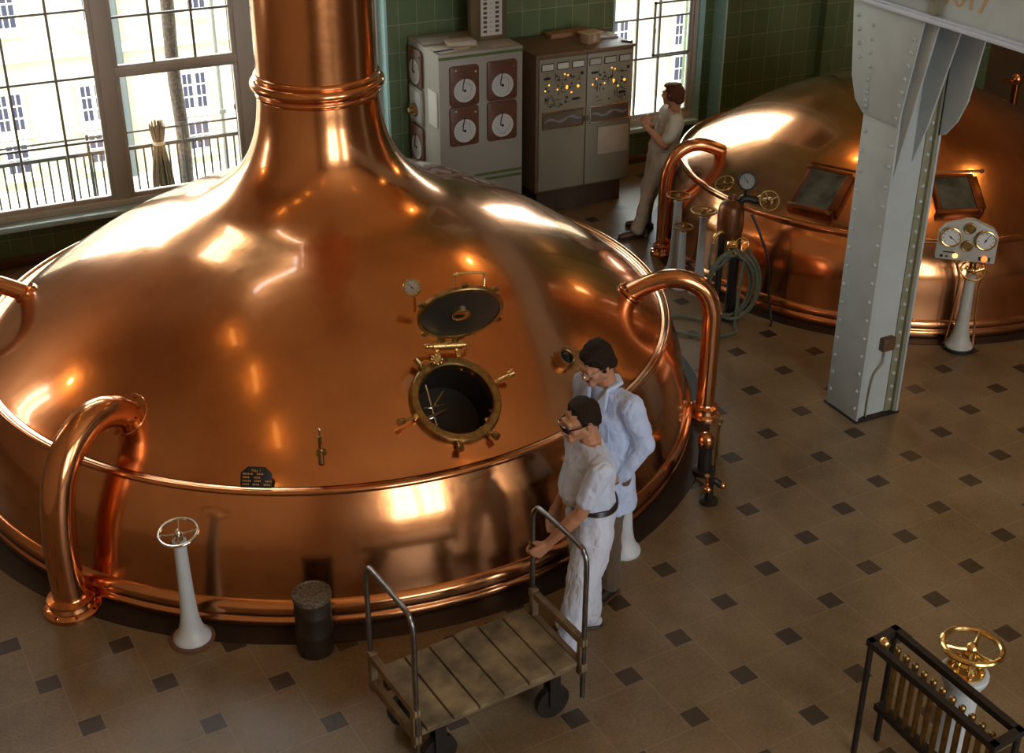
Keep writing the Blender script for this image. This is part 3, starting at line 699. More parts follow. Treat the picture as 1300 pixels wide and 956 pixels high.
# low fittings at the right foot of the big kettle
dv = thing('drain_valve', 'dark drain valve with brass key at the right foot of the big kettle', 'valve', (5.05, 6.98, 0))
w = MB(); w.lathe([(.09, 0), (.09, .03), (.055, .04), (.05, .22), (.06, .23), (.06, .26)], 28); part('pipe_stub', w, IRON, dv)
w = MB(); w.lathe(refine([(.062, .26), (.066, .29), (.055, .33), (.03, .35), (0, .355)], 4), 28); part('copper_cap', w, COPPER, dv)
w = MB(); w.cyl((.09, -.02, 0), (.09, -.02, .42), .011, 10); w.ring((.09, -.02, .445), .024, .008, (.4, .9, 0), 16, 8); w.ball((.09, -.02, .42), .018, 10); part('brass_key', w, DBRASS, dv)
dc = thing('drain_cock', 'small copper drain cock low on the floor near the drain valve', 'valve', (4.86, 6.63, 0))
w = MB(); w.lathe([(.07, 0), (.07, .02), (.03, .03), (.028, .12)], 24); w.tube(smooth_path([(0, 0, .10), (0, -.01, .17), (.02, -.03, .20), (.06, -.05, .16)], 5), .025, 12); part('body', w, IRON, dc)
w = MB(); w.ball((-.03, -.02, .13), .03, 12); w.ball((.07, -.06, .16), .028, 12); w.tube([(-.02, 0, .16), (-.03, .0, .24)], [.014, .02], 10); part('copper_tap', w, COPPER, dc)
# dark drum in front of the kettle
dr = thing('drum', 'dark upright cylindrical drum with speckled lid at the foot of the big kettle', 'drum', (1.72, 6.33, 0))
w = MB(); w.lathe([(.112, 0), (.115, .01), (.115, .14), (.119, .15), (.119, .165), (.115, .175), (.115, .29), (.119, .30), (.119, .315), (.115, .325), (.115, .42)], 40); part('body', w, mat('dark rusted drum', (.05, .035, .022), .5, .3, nscale=14, namt=.5), dr)
w = MB(); w.lathe([(.121, .41), (.123, .43), (.121, .445), (.112, .445), (.11, .438), (0, .436)], 40, None, False); part('lid', w, mat('speckled lid', (.20, .15, .09), .6, nscale=60, namt=.85), dr)

# ---------------------------------------------------------------- instrument cabinets on the back wall
GREY = mat('warm grey cabinet paint', (.37, .35, .295), .45, nscale=3, namt=.08)
OLIVE = mat('olive grey cabinet paint', (.29, .265, .19), .42, nscale=3, namt=.1)
GREEN = mat('green stripe paint', (.10, .16, .04), .5)
RECB = mat('brown recorder case', (.13, .055, .032), .35)
PAPER = mat('white paper', (.72, .70, .64), .7)
CHARTC = mat('chart paper', (.62, .62, .60), .6)
c1 = thing('recorder_cabinet', 'grey instrument cabinet with four round chart recorders against the green wall', 'cabinet', (5.58, 12.6, 0))
w = MB(); w.box((5.10, 12.19, 0), (6.06, 13.02, 1.97), .008); part('body', w, GREY, c1, True)
for z in (1.925, .615, .555):
    w = MB(); w.box((5.10, 12.184, z-.014), (6.062, 12.20, z+.014)); part('green_stripe', w, GREEN, c1, True)
def rounded(x0, x1, y0, y1, r, n=6):
    p = []
    for cx, cy, a in ((x1-r, y1-r, 0), (x0+r, y1-r, 90), (x0+r, y0+r, 180), (x1-r, y0+r, 270)):
        p += [(cx+r*math.cos(R(a+90*i/n)), cy+r*math.sin(R(a+90*i/n))) for i in range(n+1)]
    return p
def recorder(parent, o, ex, n, w_, h_, case, seed, disc=True):
    o, ex, n = V(o), V(ex), V(n); ez = V((0, 0, 1)); rr = random.Random(seed)
    w = MB(); w.prism(rounded(-w_/2, w_/2, -h_/2, h_/2, .035), o-n*.01, ex, ez, n, .035, .004)
    rc = part('chart_recorder', w, case, parent, True)
    if disc:
        c = o-ez*.05+n*.026; q = rr.uniform(.36, .38)*w_
        w = MB(); w.disc(c, n, q, .004, 48); d = part('chart_disc', w, CHARTC, rc, True)
        w = MB()
        for k in (.35, .55, .75): w.ring(c+n*.004, q*k, .0012, n, 40, 4)
        a0 = rr.uniform(0, 6)
        w.tube([c+n*.005+(ex*math.cos(a0+i*.15)+ez*math.sin(a0+i*.15))*q*(.62+.10*math.sin(i*.5+seed)) for i in range(22)], .0018, 5)
        part('trace_lines', w, mat('ink grey', (.25, .24, .26), .6), d, True)
        w = MB(); w.disc(c+n*.004, n, q*.12, .006, 16); w.tube([c+n*.012+ez*q*1.15, c+n*.012+ez*q*.5-ex*q*.18, c+n*.012-ex*q*.2], .005, 6); part('pen_arm', w, BLACK, rc, True)
    else:
        w = MB(); w.prism(rounded(-w_*.40, w_*.40, -h_*.42, h_*.42, .03), o+n*.02, ex, ez, n, .012, .003); part('faceplate', w, PWHITE, rc, True)
        w = MB(); w.disc(o+n*.03-ez*.05, n, .075, .03, 24, .005); w.disc(o+n*.06-ez*.05, n, .03, .05, 16, .005); part('controller_knob', w, DBRASS, rc, True)
    for k, (x, z) in enumerate(((-.30, .40), (.38, .33))):
        part('signal_button', MB().disc(o+ex*w_*x+ez*h_*z+n*.025, n, .010, .006, 10), mat('dull red button', (.35, .06, .03), .4) if seed % 2 else PWHITE, rc, True)
    return rc
for k, (x, z) in enumerate(((5.378, 1.625), (5.812, 1.63), (5.372, 1.192), (5.812, 1.192))):
    recorder(c1, (x, 12.19, z), (1, 0, 0), (0, -1, 0), .33 if k % 2 == 0 else .345, .425, RECB, k)
for k, z in enumerate((1.70, 1.285, .86)):
    recorder(c1, (5.10, 12.80, z), (0, -1, 0), (-1, 0, 0), .36, .40, RECB if k != 1 else GREY, k+5, k != 1)
w = MB()
for i in range(3): w.disc((5.097, 12.70+i*.08, 1.06), (-1, 0, 0), .012, .008, 10)
part('side_button', w, BLACK, c1, True)
w = MB(); w.box((5.088, 12.24, 1.18), (5.099, 12.47, 1.56), .002); solo('paper_sheet', w, PAPER, 'white paper sheet fixed to the lit left side of the recorder cabinet', 'paper', (5.09, 12.36, 1.18))
c2 = thing('control_cabinet', 'olive grey two door control cabinet with rows of lit switches', 'cabinet', (6.835, 12.57, 0))
w = MB(); w.box((6.235, 12.215, .275), (7.435, 12.95, 1.81), .008); w.box((6.225, 12.195, 1.80), (7.445, 12.96, 1.83), .005); part('body', w, mat('shaded cabinet side', (.20, .12, .07), .5, nscale=4, namt=.2), c2, True)  # shade on the cabinet side painted in as brown
w = MB(); w.box((6.30, 12.30, 0), (7.375, 12.93, .28)); part('plinth', w, mat('dark brown plinth', (.07, .04, .025), .6), c2, True)
rr = random.Random(11)
for d in range(2):
    x0, x1 = (6.262, 6.835) if d == 0 else (6.845, 7.415)
    w = MB(); w.box((x0, 12.19, .30), (x1, 12.22, 1.785), .006); dp = part('door', w, OLIVE, c2, True)
    for i in range(3):
        w = MB(); cx = x0+.095+i*.185; w.box((cx-.075, 12.183, 1.655), (cx+.075, 12.192, 1.735), .004); a = part('name_plate', w, IRON, dp, True)
        w = MB(); w.box((cx-.066, 12.180, 1.664), (cx+.066, 12.185, 1.726)); part('plate_card', w, PAPER if d == 0 else mat('dim card', (.45, .42, .36), .7), a, True)
    # mimic diagram of thin lines, dark switches and a few lit lamps
    for i in range(26):
        cx = x0+.07+rr.random()*(x1-x0-.14); cz = 1.25+rr.random()*.34; w = MB()
        if rr.random() < .5: w.box((cx-rr.uniform(.01, .05), 12.186, cz-.0025), (cx+rr.uniform(.01, .05), 12.191, cz+.0025))
        else: w.box((cx-.0025, 12.186, cz-rr.uniform(.01, .05)), (cx+.0025, 12.191, cz+rr.uniform(.01, .05)))
        part('mimic_line', w, BLACK, dp, True)
    for i in range(22):
        cx = x0+.07+rr.random()*(x1-x0-.14); cz = 1.25+rr.random()*.34
        w = MB(); w.disc((cx, 12.19, cz), (0, -1, 0), .010, .014, 8); part('mimic_switch', w, BLACK if i % 3 else DBRASS, dp, True)
    for a, b2 in (((x0+.05, 12.185, 1.56), (x0+.13, 12.191, 1.585)), ((x1-.17, 12.185, 1.30), (x1-.08, 12.191, 1.325))):
        part('mimic_label', MB().box(a, b2), BLACK, dp, True)
    part('meter_button', MB().disc((x1-.06, 12.19, 1.59), (0, -1, 0), .018, .01, 14), BLACK, dp, True)
    for i, (fx, z) in enumerate(((.53, 1.60), (.60, 1.585), (.58, 1.46), (.58, 1.44), (.82, 1.45), (.12, 1.44), (.38, 1.44), (.68, 1.39), (.20, 1.50))):
        q = lamp(dp, V((x0+fx*(x1-x0), 12.185, z)), (0, -1, 0), .006 if i not in (2, 4) else .010, (1., .42, .05), 1.4)
        q.data.transform(root_matrix(dp).inverted())
    w = MB(); xa, xb = x0+.035, x1-.03
    w.box((xa, 12.175, 1.005), (xb, 12.192, 1.02), .003); w.box((xa, 12.175, 1.185), (xb, 12.192, 1.20), .003); w.box((xa, 12.175, 1.005), (xa+.014, 12.192, 1.20), .003); w.box((xb-.014, 12.175, 1.005), (xb, 12.192, 1.20), .003)
    rf = part('strip_chart_window', w, DBRASS if d == 0 else CHROME, dp, True)
    w = MB(); w.box((xa+.01, 12.184, 1.015), (xb-.01, 12.190, 1.19)); part('window_glass', w, mat('brown tinted recorder glass', (.16, .13, .10), .15), rf, True)
    w = MB(); w.tube([(xa+.03+(xb-xa-.06)*i/14, 12.182, 1.09+.02*math.sin(i*.8+d)+.02*i/14) for i in range(15)], [.008+.010*abs(math.sin(i*.7)) for i in range(15)], 6); part('chart_trace', w, mat('ink grey', (.12, .11, .12)), rf, True)
    w = MB(); w.box((x1-.022, 12.18, 1.04) if d == 0 else (x0+.008, 12.18, 1.04), (x1-.008, 12.19, 1.10) if d == 0 else (x0+.022, 12.19, 1.10), .003); part('latch', w, IRON, dp, True)
w = MB(); w.box((7.0, 12.182, .63), (7.39, 12.1895, .94), .001); solo('paper_notice', w, mat('yellowed paper', (.55, .46, .36), .8, nscale=6, namt=.15), 'yellowed paper notice on the right door of the control cabinet', 'paper', (7.195, 12.186, .63))
# things lying on the cabinets
def slab(name, c, sx, sy, th, rz, m, label, cat, group=None, bev=.001):
    w = MB(); w.box((-sx/2, -sy/2, 0), (sx/2, sy/2, th), bev); o = part(name, w, m); o.location = c; o.rotation_euler = (0, 0, R(rz)); return tag(o, label, cat, group)
slab('paper_sheet', (5.30, 12.42, 1.9705), .36, .30, .003, 12, PAPER, 'white paper sheet lying on the left end of the recorder cabinet top', 'paper')
slab('paper_sheet', (5.30, 12.76, 1.9705), .34, .26, .004, -8, mat('cool paper', (.60, .63, .68), .7), 'pale bluish paper sheet at the back of the recorder cabinet top', 'paper')
slab('paper_sheet', (5.85, 12.34, 1.9705), .24, .20, .003, 5, mat('grey paper', (.5, .46, .42), .7), 'greyish paper sheet on the right of the recorder cabinet top', 'paper')
slab('folder', (5.46, 12.42, 1.9745), .30, .20, .02, 6, mat('tan card folder', (.42, .30, .16), .7), 'tan card folder lying on the recorder cabinet top', 'folder', bev=.003)
w = MB(); w.box((-.15, -.10, 0), (.15, .10, .028), .003); w.box((-.16, -.10, .028), (.14, .09, .042), .003, mtx=M.Rotation(R(9), 4, 'Z'))
o = part('note_pad', w, mat('buff paper pad', (.58, .52, .44), .8)); o.location = (5.455, 12.44, 1.995); o.rotation_euler = (0, 0, R(-10)); tag(o, 'thick buff note pad lying on the tan folder', 'note pad')
w = MB(); w.cyl((-.17, 0, .007), (.17, 0, .007), .007, 8); w.tube([(.17, 0, .007), (.185, 0, .007)], [.006, .001], 8); o = part('pencil', w, mat('dark blue pencil', (.03, .05, .16), .4)); o.location = (5.26, 12.31, 1.974); o.rotation_euler = (0, 0, R(6)); tag(o, 'dark blue pencil lying on the white paper on the recorder cabinet', 'pencil')
bx = thing('cardboard_box', 'small open tan cardboard box standing on the control cabinet', 'box', (7.02, 12.46, 1.83), R(15))
w = MB(); w.box((-.09, -.065, 0), (.09, .065, .11), .004); part('body', w, mat('tan cardboard', (.42, .27, .14), .8, nscale=10, namt=.15), bx)
w = MB(); w.box((-.12, -.09, .11), (.12, .085, .122), .003); w.box((-.02, -.0665, .02), (.03, -.0655, .09)); part('lid', w, mat('pale cardboard lid', (.55, .44, .30), .8), bx)
slab('cardboard_tray', (6.95, 12.84, 1.83), .52, .16, .05, 2, mat('brown cardboard', (.30, .17, .08), .8), 'long flat brown cardboard tray at the back of the control cabinet top', 'tray', bev=.004)
bk = thing('open_book', 'open pale book lying on the right end of the control cabinet', 'book', (7.30, 12.62, 1.83), R(-12))
w = MB(); w.box((-.125, -.09, 0), (.125, .09, .012), .003); part('cover', w, mat('grey book cover', (.30, .31, .36), .6), bk)
w = MB()
for s in (-1, 1):
    for i in range(6): w.box((min(s*.018*i, s*.018*(i+1)), -.083, .012), (max(s*.018*i, s*.018*(i+1)), .083, .020+.010*math.sin((i+.5)/6*PI)))
part('pages', w, PAPER, bk)
w = MB(); w.tube([(-.06, 0, .008), (.06, .01, .008)], .009, 8); w.ball((.06, .01, .012), .014, 8); o = part('brush', w, IRON); o.location = (7.385, 12.30, 1.83); o.rotation_euler = (0, 0, R(-50)); tag(o, 'small dark brush at the right front corner of the control cabinet top', 'brush')
# indicator board above the recorder cabinet
ib = thing('indicator_board', 'tall white board of small tag rows in a brown frame standing on the recorder cabinet', 'board', (5.83, 12.56, 1.9705))
WOODB = mat('olive brown board frame', (.16, .11, .05), .5, nscale=5, namt=.3)
w = MB(); w.box((5.62, 12.53, 1.9705), (5.735, 12.62, 3.3), .005); w.box((5.99, 12.53, 1.9705), (6.035, 12.62, 3.3), .005); w.box((5.73, 12.53, 1.9705), (5.995, 12.62, 2.01), .005); w.box((5.73, 12.53, 3.24), (5.995, 12.62, 3.3), .005); w.box((5.73, 12.56, 2.0), (5.995, 12.615, 3.25)); part('frame', w, WOODB, ib, True)
w = MB(); w.box((5.738, 12.545, 2.012), (5.988, 12.562, 3.238)); part('board_face', w, PAPER, ib, True)
for cx in (5.79, 5.93):
    for i in range(24):
        w = MB(); w.box((cx-.021, 12.537, 2.045+i*.049), (cx+.021, 12.547, 2.073+i*.049), .003); part('tag', w, mat('dark tags', (.10, .07, .07), .5), ib, True)
for i in range(24):
    w = MB(); w.box((5.845, 12.541, 2.05+i*.049), (5.875, 12.546, 2.058+i*.049)); part('printed_line', w, mat('faint print', (.45, .40, .40), .7), ib, True)
w = MB(); w.box((5.83, WV-.105, 2.0), (5.96, WV-.004, ZC-.03), .01); solo('dark_wall_band', w, mat('dark red brown duct', (.07, .03, .02), .5), 'dark brown vertical duct on the green wall left of the indicator board', 'band', (5.895, WV-.05, 2.0))  # dark upright band set on the wall behind the board

# ---------------------------------------------------------------- riveted steel column and girder
STEEL = mat('pale blue grey steel paint', (.47, .51, .50), .45, nscale=5, namt=.12, bump=.15, bscale=60, dist=.004)
STEELO = mat('olive grey steel paint', (.26, .25, .16), .5, nscale=6, namt=.2)
sc_ = thing('steel_column', 'tall riveted pale grey steel column with flared brackets, standing on the tiles', 'column', (6.79, 7.25, 0))
w = MB(); w.box((6.58, 7.06, .012), (6.60, 7.45, 3.325), .003); part('flange_plate', w, STEEL, sc_, True)
w = MB(); w.box((6.985, 7.05, .012), (7.005, 7.45, 3.325), .003); part('flange_plate', w, STEEL, sc_, True)
w = MB(); w.box((6.60, 7.105, .012), (6.985, 7.12, 3.325)); part('web_plate', w, STEEL, sc_, True)
w = MB(); w.box((6.60, 7.39, .012), (6.985, 7.405, 3.325)); part('web_plate', w, STEEL, sc_, True)
w = MB(); w.box((6.60, 7.075, .012), (6.615, 7.105, 3.2), .002); w.box((6.615, 7.095, .012), (6.66, 7.106, 3.2), .002); part('angle', w, STEEL, sc_, True)
w = MB(); w.box((6.965, 7.065, .012), (6.985, 7.105, 3.2), .002); w.box((6.90, 7.093, .012), (6.965, 7.106, 3.2), .002); part('angle', w, STEELO, sc_, True)
w = MB(); w.box((6.565, 7.045, 0), (7.02, 7.465, .014), .003); part('base_plate', w, IRON, sc_, True)
w = MB(); w.prism([(7.056, 2.52), (7.45, 2.52), (7.55, 2.60), (7.62, 2.77), (7.70, 3.325), (6.938, 3.325)], (6.566, 0, 0), (0, 1, 0), (0, 0, 1), (1, 0, 0), .015, .002); part('gusset', w, STEEL, sc_, True)
for x, pl in ((6.615, [(7.106, 1.95), (7.106, 3.325), (6.84, 3.325), (7.0, 2.52)]), (6.80, [(7.106, 2.2), (7.106, 3.325), (6.80, 3.325), (7.0, 2.5)]), (6.985, [(7.106, 2.38), (7.106, 3.325), (6.74, 3.325), (6.83, 2.72), (6.90, 2.55), (7.0, 2.42)])):
    w = MB(); w.prism(pl[::-1], (x, 0, 0), (0, 1, 0), (0, 0, 1), (1, 0, 0), .016, .002); part('gusset', w, STEEL, sc_, True)
w = MB(); w.prism([(7.40, 2.50), (7.58, 2.6), (7.70, 3.325), (7.40, 3.325)], (6.79, 0, 0), (0, 1, 0), (0, 0, 1), (1, 0, 0), .016, .002); part('gusset', w, STEEL, sc_, True)
rv = bpy.data.meshes.new('rivet'); t = bmesh.new(); bmesh.ops.create_uvsphere(t, u_segments=12, v_segments=8, radius=.016); t.to_mesh(rv); t.free(); rv.materials.append(STEEL); rv.shade_smooth()
def rivet(p, parent, root):
    o = bpy.data.objects.new('rivet', rv); col.objects.link(o); o.parent = parent; o.location = V(p)-root
rt = sc_.location
for i in range(15):
    z = .12+i*.16
    rivet((6.579, 7.10, z), sc_, rt); rivet((6.579, 7.41, z+.03), sc_, rt)
for i in range(7):
    z = 2.58+i*.10
    rivet((6.565, 7.08-.012*i, z), sc_, rt); rivet((6.565, 7.425+.004*i, z), sc_, rt); rivet((6.565, 7.50+.02*i if i > 2 else 7.43, z+.04), sc_, rt)
for i in range(20): rivet((6.935, 7.092, .12+i*.125), sc_, rt)
sb = thing('switch_box', 'small brown switch box with cable on the steel column', 'switch box', (6.80, 7.09, .62))
w = MB(); w.box((6.75, 7.05, .62), (6.87, 7.105, .73), .004); part('box', w, mat('rusty brown box', (.14, .07, .03), .6, nscale=20, namt=.4), sb, True)
w = MB(); w.tube(smooth_path([(6.80, 7.085, .62), (6.79, 7.08, .5), (6.72, 7.085, .40), (6.70, 7.09, .2), (6.70, 7.09, .015)], 6), .007, 8); part('cable', w, STEELO, sb, True)
gb = thing('steel_girder', 'pale grey riveted steel girder overhead, carried by the riveted column', 'girder', (6.79, 6.5, 3.265))
w = MB(); w.box((6.53, .4, 3.268), (7.06, 13.03, 3.30), .004); w.box((6.56, .4, 3.30), (6.61, 13.03, 3.312), .003); part('bottom_flange', w, mat('sky lit steel paint', (.60, .64, .74), .4, nscale=5, namt=.1), gb, True)  # sky light on the flange painted in as pale lilac
w = MB(); w.box((6.61, .4, 3.30), (6.63, 13.03, 4.06)); w.box((6.95, .4, 3.30), (6.97, 13.03, 4.06)); part('web', w, STEEL, gb, True)
w = MB(); w.box((6.53, .4, 4.06), (7.06, 13.03, 4.09), .004); part('top_flange', w, STEEL, gb, True)
w = MB(); w.box((6.59, 6.90, 3.314), (6.61, 8.2, 4.05), .004); part('splice_plate', w, STEEL, gb, True)
w = MB(); w.box((6.565, 6.865, 3.314), (6.61, 6.895, 4.05), .003); part('stiffener', w, STEELO, gb, True)
for i in range(8):
    rivet((6.589, 6.98+i*.14, 3.40), gb, gb.location); rivet((6.589, 6.98+i*.14, 3.95), gb, gb.location)
w = MB(); w.text('1017', .22, (6.608, 6.63, 3.475), (0, -1, 0), (0, 0, 1), (-1, 0, 0), .002); part('stencilled_number', w, mat('faded orange stencil paint', (.50, .30, .12), .6), gb, True)
gb.location.z += .06

# ---------------------------------------------------------------- platform cart
CA = R(6); ct = thing('platform_cart', 'low wooden platform cart with tubular push handles at both ends', 'cart', (2.39, 5.33, 0), CA)
WOOD = mat('worn grey brown planks', (.26, .185, .09), .75, nscale=6, namt=.75, bump=.4, bscale=22, dist=.006)
WOOD2 = mat('worn frame timber', (.22, .15, .08), .7, nscale=9, namt=.5)
STE = mat('worn steel tube', (.30, .29, .29), .32, 1., nscale=18, namt=.4)
rr = random.Random(4)
for i in range(6):
    x0 = -.50+i*.166
    w = MB(); w.box((x0, -.30+rr.uniform(-.01, .01), .385), (x0+.158, .285+rr.uniform(-.015, .015), .42), .010, 2); part('plank', w, WOOD, ct)
w = MB(); w.box((-.50, -.24, .31), (.50, -.18, .384), .005); w.box((-.50, .17, .31), (.50, .23, .384), .005); part('bearer', w, WOOD2, ct)
for s in (-1, 1):
    x = s*.545
    w = MB(); w.tube(smooth_path([(x, .275, .30), (x, .275, .8), (x, .275, 1.06), (x, .245, 1.14), (x, .18, 1.165), (x, -.18, 1.165), (x, -.245, 1.14), (x, -.275, 1.06), (x, -.275, .8), (x, -.275, .12)], 8), .0155, 14); part('push_handle', w, STE, ct)
    w = MB(); w.box((x-.02, -.29, .50), (x+.02, .29, .55), .005); part('cross_rail', w, WOOD2, ct)
    w = MB(); w.box((x-.02, -.29, .31), (x+.02, .29, .37), .005); part('cross_rail', w, WOOD2, ct)
    for y in (-.255, .255):
        w = MB(); w.box((x-.022, y-.022, .28), (x+.022, y+.022, .56), .005); part('corner_post', w, WOOD2, ct)
for x in (-.38, .38):
    for y in (-.2, .2):
        w = MB(); w.cyl((x, y-.022, .11), (x, y+.022, .11), .11, 28); w.cyl((x, y-.03, .11), (x, y+.03, .11), .03, 16); part('wheel', w, IRON, ct)
        w = MB(); w.box((x-.035, y-.038, .09), (x+.035, y-.030, .31)); w.box((x-.035, y+.030, .09), (x+.035, y+.038, .31)); part('fork', w, IRON, ct)
# ---------------------------------------------------------------- rack of brass rods, lower right
rk = thing('rod_rack', 'dark steel frame holding a row of brass rods, lower right corner', 'rack', (4.32, 3.75, 0))
w = MB()
A = [(4.205, 4.15), (4.39, 4.175), (4.43, 3.30), (4.245, 3.28)]
for i in range(4):
    a, b2 = V((*A[i], .80)), V((*A[(i+1) % 4], .80)); d = (b2-a).normalized(); n = V((-d.y, d.x, 0))
    w.prism([(-.02, -.02), (.02, -.02), (.02, .02), (-.02, .02)], a-d*.02, n, (0, 0, 1), d, (b2-a).length+.04)
    w.cyl((*A[i], 0), (*A[i], .79), .018, 10)
part('frame', w, IRON, rk, True)
w = MB(); w.box((4.29, 3.30, .30), (4.35, 4.14, .34)); part('lower_rail', w, IRON, rk, True)
for i in range(11):
    y = 4.06-i*.07
    w = MB(); w.cyl((4.315, y, .33), (4.315, y, .77), .017, 12); w.ball((4.315, y, .775), .021, 10); part('brass_rod', w, DBRASS, rk, True)
w = MB(); w.ball((4.25, 4.10, .82), .034, 14); w.cyl((4.25, 4.10, .79), (4.25, 4.10, .83), .018, 10); part('brass_knob', w, BRASS, rk, True)
# copper fitting on the wall, far right beyond the kettle
wl_ = thing('wall_fitting', 'small copper pipe fitting against the dark far right end', 'fitting', (12.5, 11.48, 0))
w = MB(); w.cyl((12.5, 11.48, 0), (12.5, 11.48, 1.0), .05, 14); w.tube([(12.5, 11.48, .95), (12.3, 11.5, 1.0)], .03, 10); w.ball((12.5, 11.48, 1.0), .08, 14); part('pipe', w, COPPER, wl_, True)
# ---------------------------------------------------------------- people
_ico = bmesh.new(); bmesh.ops.create_icosphere(_ico, subdivisions=2, radius=1); ICO = [v.co.copy() for v in _ico.verts]; _ico.free()
def hull(bm, *balls):
    t = bmesh.new()
    for c, r in balls:
        rr = r if isinstance(r, (tuple, list)) else (r, r, r)
        for p in ICO: t.verts.new((c[0]+p.x*rr[0], c[1]+p.y*rr[1], c[2]+p.z*rr[2]))
    res = bmesh.ops.convex_hull(t, input=t.verts[:])
    bmesh.ops.delete(t, geom=[g for g in res['geom_interior'] if isinstance(g, bmesh.types.BMVert)], context='VERTS')
    bmesh.ops.recalc_face_normals(t, faces=t.faces[:])
    me = bpy.data.meshes.new('h'); t.to_mesh(me); t.free(); bm.from_mesh(me); bpy.data.meshes.remove(me)
def limb(bm, *pr):
    for (a, ra), (b2, rb) in zip(pr, pr[1:]): hull(bm, (a, ra), (b2, rb))
FOLD = bpy.data.textures.new('folds', 'CLOUDS'); FOLD.noise_scale = .12; FOLD.noise_depth = 2
HAIRT = bpy.data.textures.new('locks', 'CLOUDS'); HAIRT.noise_scale = .03
def blob(name, bm, m, parent, voxel=.007, smooth=3, disp=None, fix=None):
    me = bpy.data.meshes.new('b'); bm.to_mesh(me); bm.free()
    o = bpy.data.objects.new('b', me); col.objects.link(o)
    md = o.modifiers.new('r', 'REMESH'); md.mode = 'VOXEL'; md.voxel_size = voxel
    if smooth: s = o.modifiers.new('s', 'SMOOTH'); s.factor = .5; s.iterations = smooth
    if disp:
        d = o.modifiers.new('d', 'DISPLACE'); d.texture = disp[0]; d.strength = disp[1]; d.mid_level = .5
        s = o.modifiers.new('s2', 'SMOOTH'); s.factor = .5; s.iterations = 1
    bpy.context.view_layer.update()
    dg = bpy.context.evaluated_depsgraph_get()
    r = bpy.data.meshes.new_from_object(o.evaluated_get(dg)); r.name = name
    bpy.data.objects.remove(o); bpy.data.meshes.remove(me)
    r.materials.clear()
    for x in (m if isinstance(m, list) else [m]): r.materials.append(x)
    if fix: fix(r)
    r.shade_smooth()
    q = bpy.data.objects.new(name, r); col.objects.link(q); q.parent = parent
    return q
def fabric(name, c):
    m = bpy.data.materials.new(name); m.use_nodes = True; nt = m.node_tree; b = nt.nodes['Principled BSDF']
    b.inputs['Base Color'].default_value = (*c, 1); b.inputs['Roughness'].default_value = .85; b.inputs['Sheen Weight'].default_value = .2
    tc = nt.nodes.new('ShaderNodeTexCoord'); mp = nt.nodes.new('ShaderNodeMapping'); mp.inputs['Scale'].default_value = (1, 1, .45)
    nt.links.new(tc.outputs['Object'], mp.inputs['Vector'])
    n = nt.nodes.new('ShaderNodeTexNoise'); n.inputs['Scale'].default_value = 13; n.inputs['Detail'].default_value = 3; n.inputs['Distortion'].default_value = 1.2
    nt.links.new(mp.outputs['Vector'], n.inputs['Vector'])
    bp = nt.nodes.new('ShaderNodeBump'); bp.inputs['Strength'].default_value = .6; bp.inputs['Distance'].default_value = .03
    nt.links.new(n.outputs['Fac'], bp.inputs['Height']); nt.links.new(bp.outputs['Normal'], b.inputs['Normal'])
    return m
SKIN = mat('warm brown skin', (.46, .215, .115), .5, nscale=25, namt=.12)  # own skin tone with fine random mottling
LIP = mat('lips', (.34, .11, .075), .5); EYEW = mat('eyes', (.50, .45, .40), .3); IRIS = mat('iris', (.03, .018, .012), .2)
HAIR = mat('dark brown hair', (.022, .012, .007), .75, spec=.15, bump=.6, bscale=90)
HAIRB = mat('reddish brown hair', (.10, .032, .014), .7, spec=.2, bump=.6, bscale=90)
SHIRT = fabric('white cotton jersey', (.54, .59, .72)); TROU = fabric('off white cotton trousers', (.57, .60, .70)); COAT = fabric('white lab coat in blue daylight', (.48, .56, .76))  # bluish daylight tint put into the white cloth colours
CREAM = fabric('cream shirt cotton', (.55, .49, .38)); CREAMT = fabric('cream trousers', (.56, .49, .38)); BROWNT = fabric('brown trousers', (.10, .06, .035))
LEATH = mat('black leather', (.02, .015, .012), .35); LEATHB = mat('brown leather', (.09, .04, .02), .4); PALESHOE = mat('pale canvas shoe', (.55, .56, .58), .7)

def hand(bm, w, d, n, t, curl):
    """palm, four fingers of unequal length and a thumb; d = towards the knuckles, n = palm side, t = thumb side"""
    w, d, n, t = V(w), V(d).normalized(), V(n).normalized(), V(t).normalized()
    ks = [w+d*l+t*s for l, s in ((.088, .034), (.093, .012), (.089, -.011), (.079, -.032))]
    hull(bm, (w+t*.014, .021), (w-t*.014, .021), (ks[0], .0145), (ks[3], .0135)); hull(bm, (ks[0], .0145), (ks[1], .0145), (ks[2], .014), (ks[3], .0135))
    for k, L_, i in zip(ks, (.070, .079, .074, .057), range(4)):
        p = k; a = 0
        for f, da, r0, r1 in ((.44, 50, .0102, .0095), (.31, 62, .0095, .0088), (.25, 45, .0088, .0075)):
            a += R(da)*(curl+.05*i); q = p+(d*math.cos(a)+n*math.sin(a))*L_*f
            hull(bm, (p, r0), (q, r1)); p = q
    b0 = w+d*.022+t*.026+n*.006; b1 = b0+(t*.62+d*.62+n*(.25+.4*curl)).normalized()*.042; b2 = b1+(d*.75+n*(.2+.7*curl)+t*(.35-.5*curl)).normalized()*.034
    hull(bm, (b0, .017), (b1, .0125)); hull(bm, (b1, .0125), (b2, .0105))

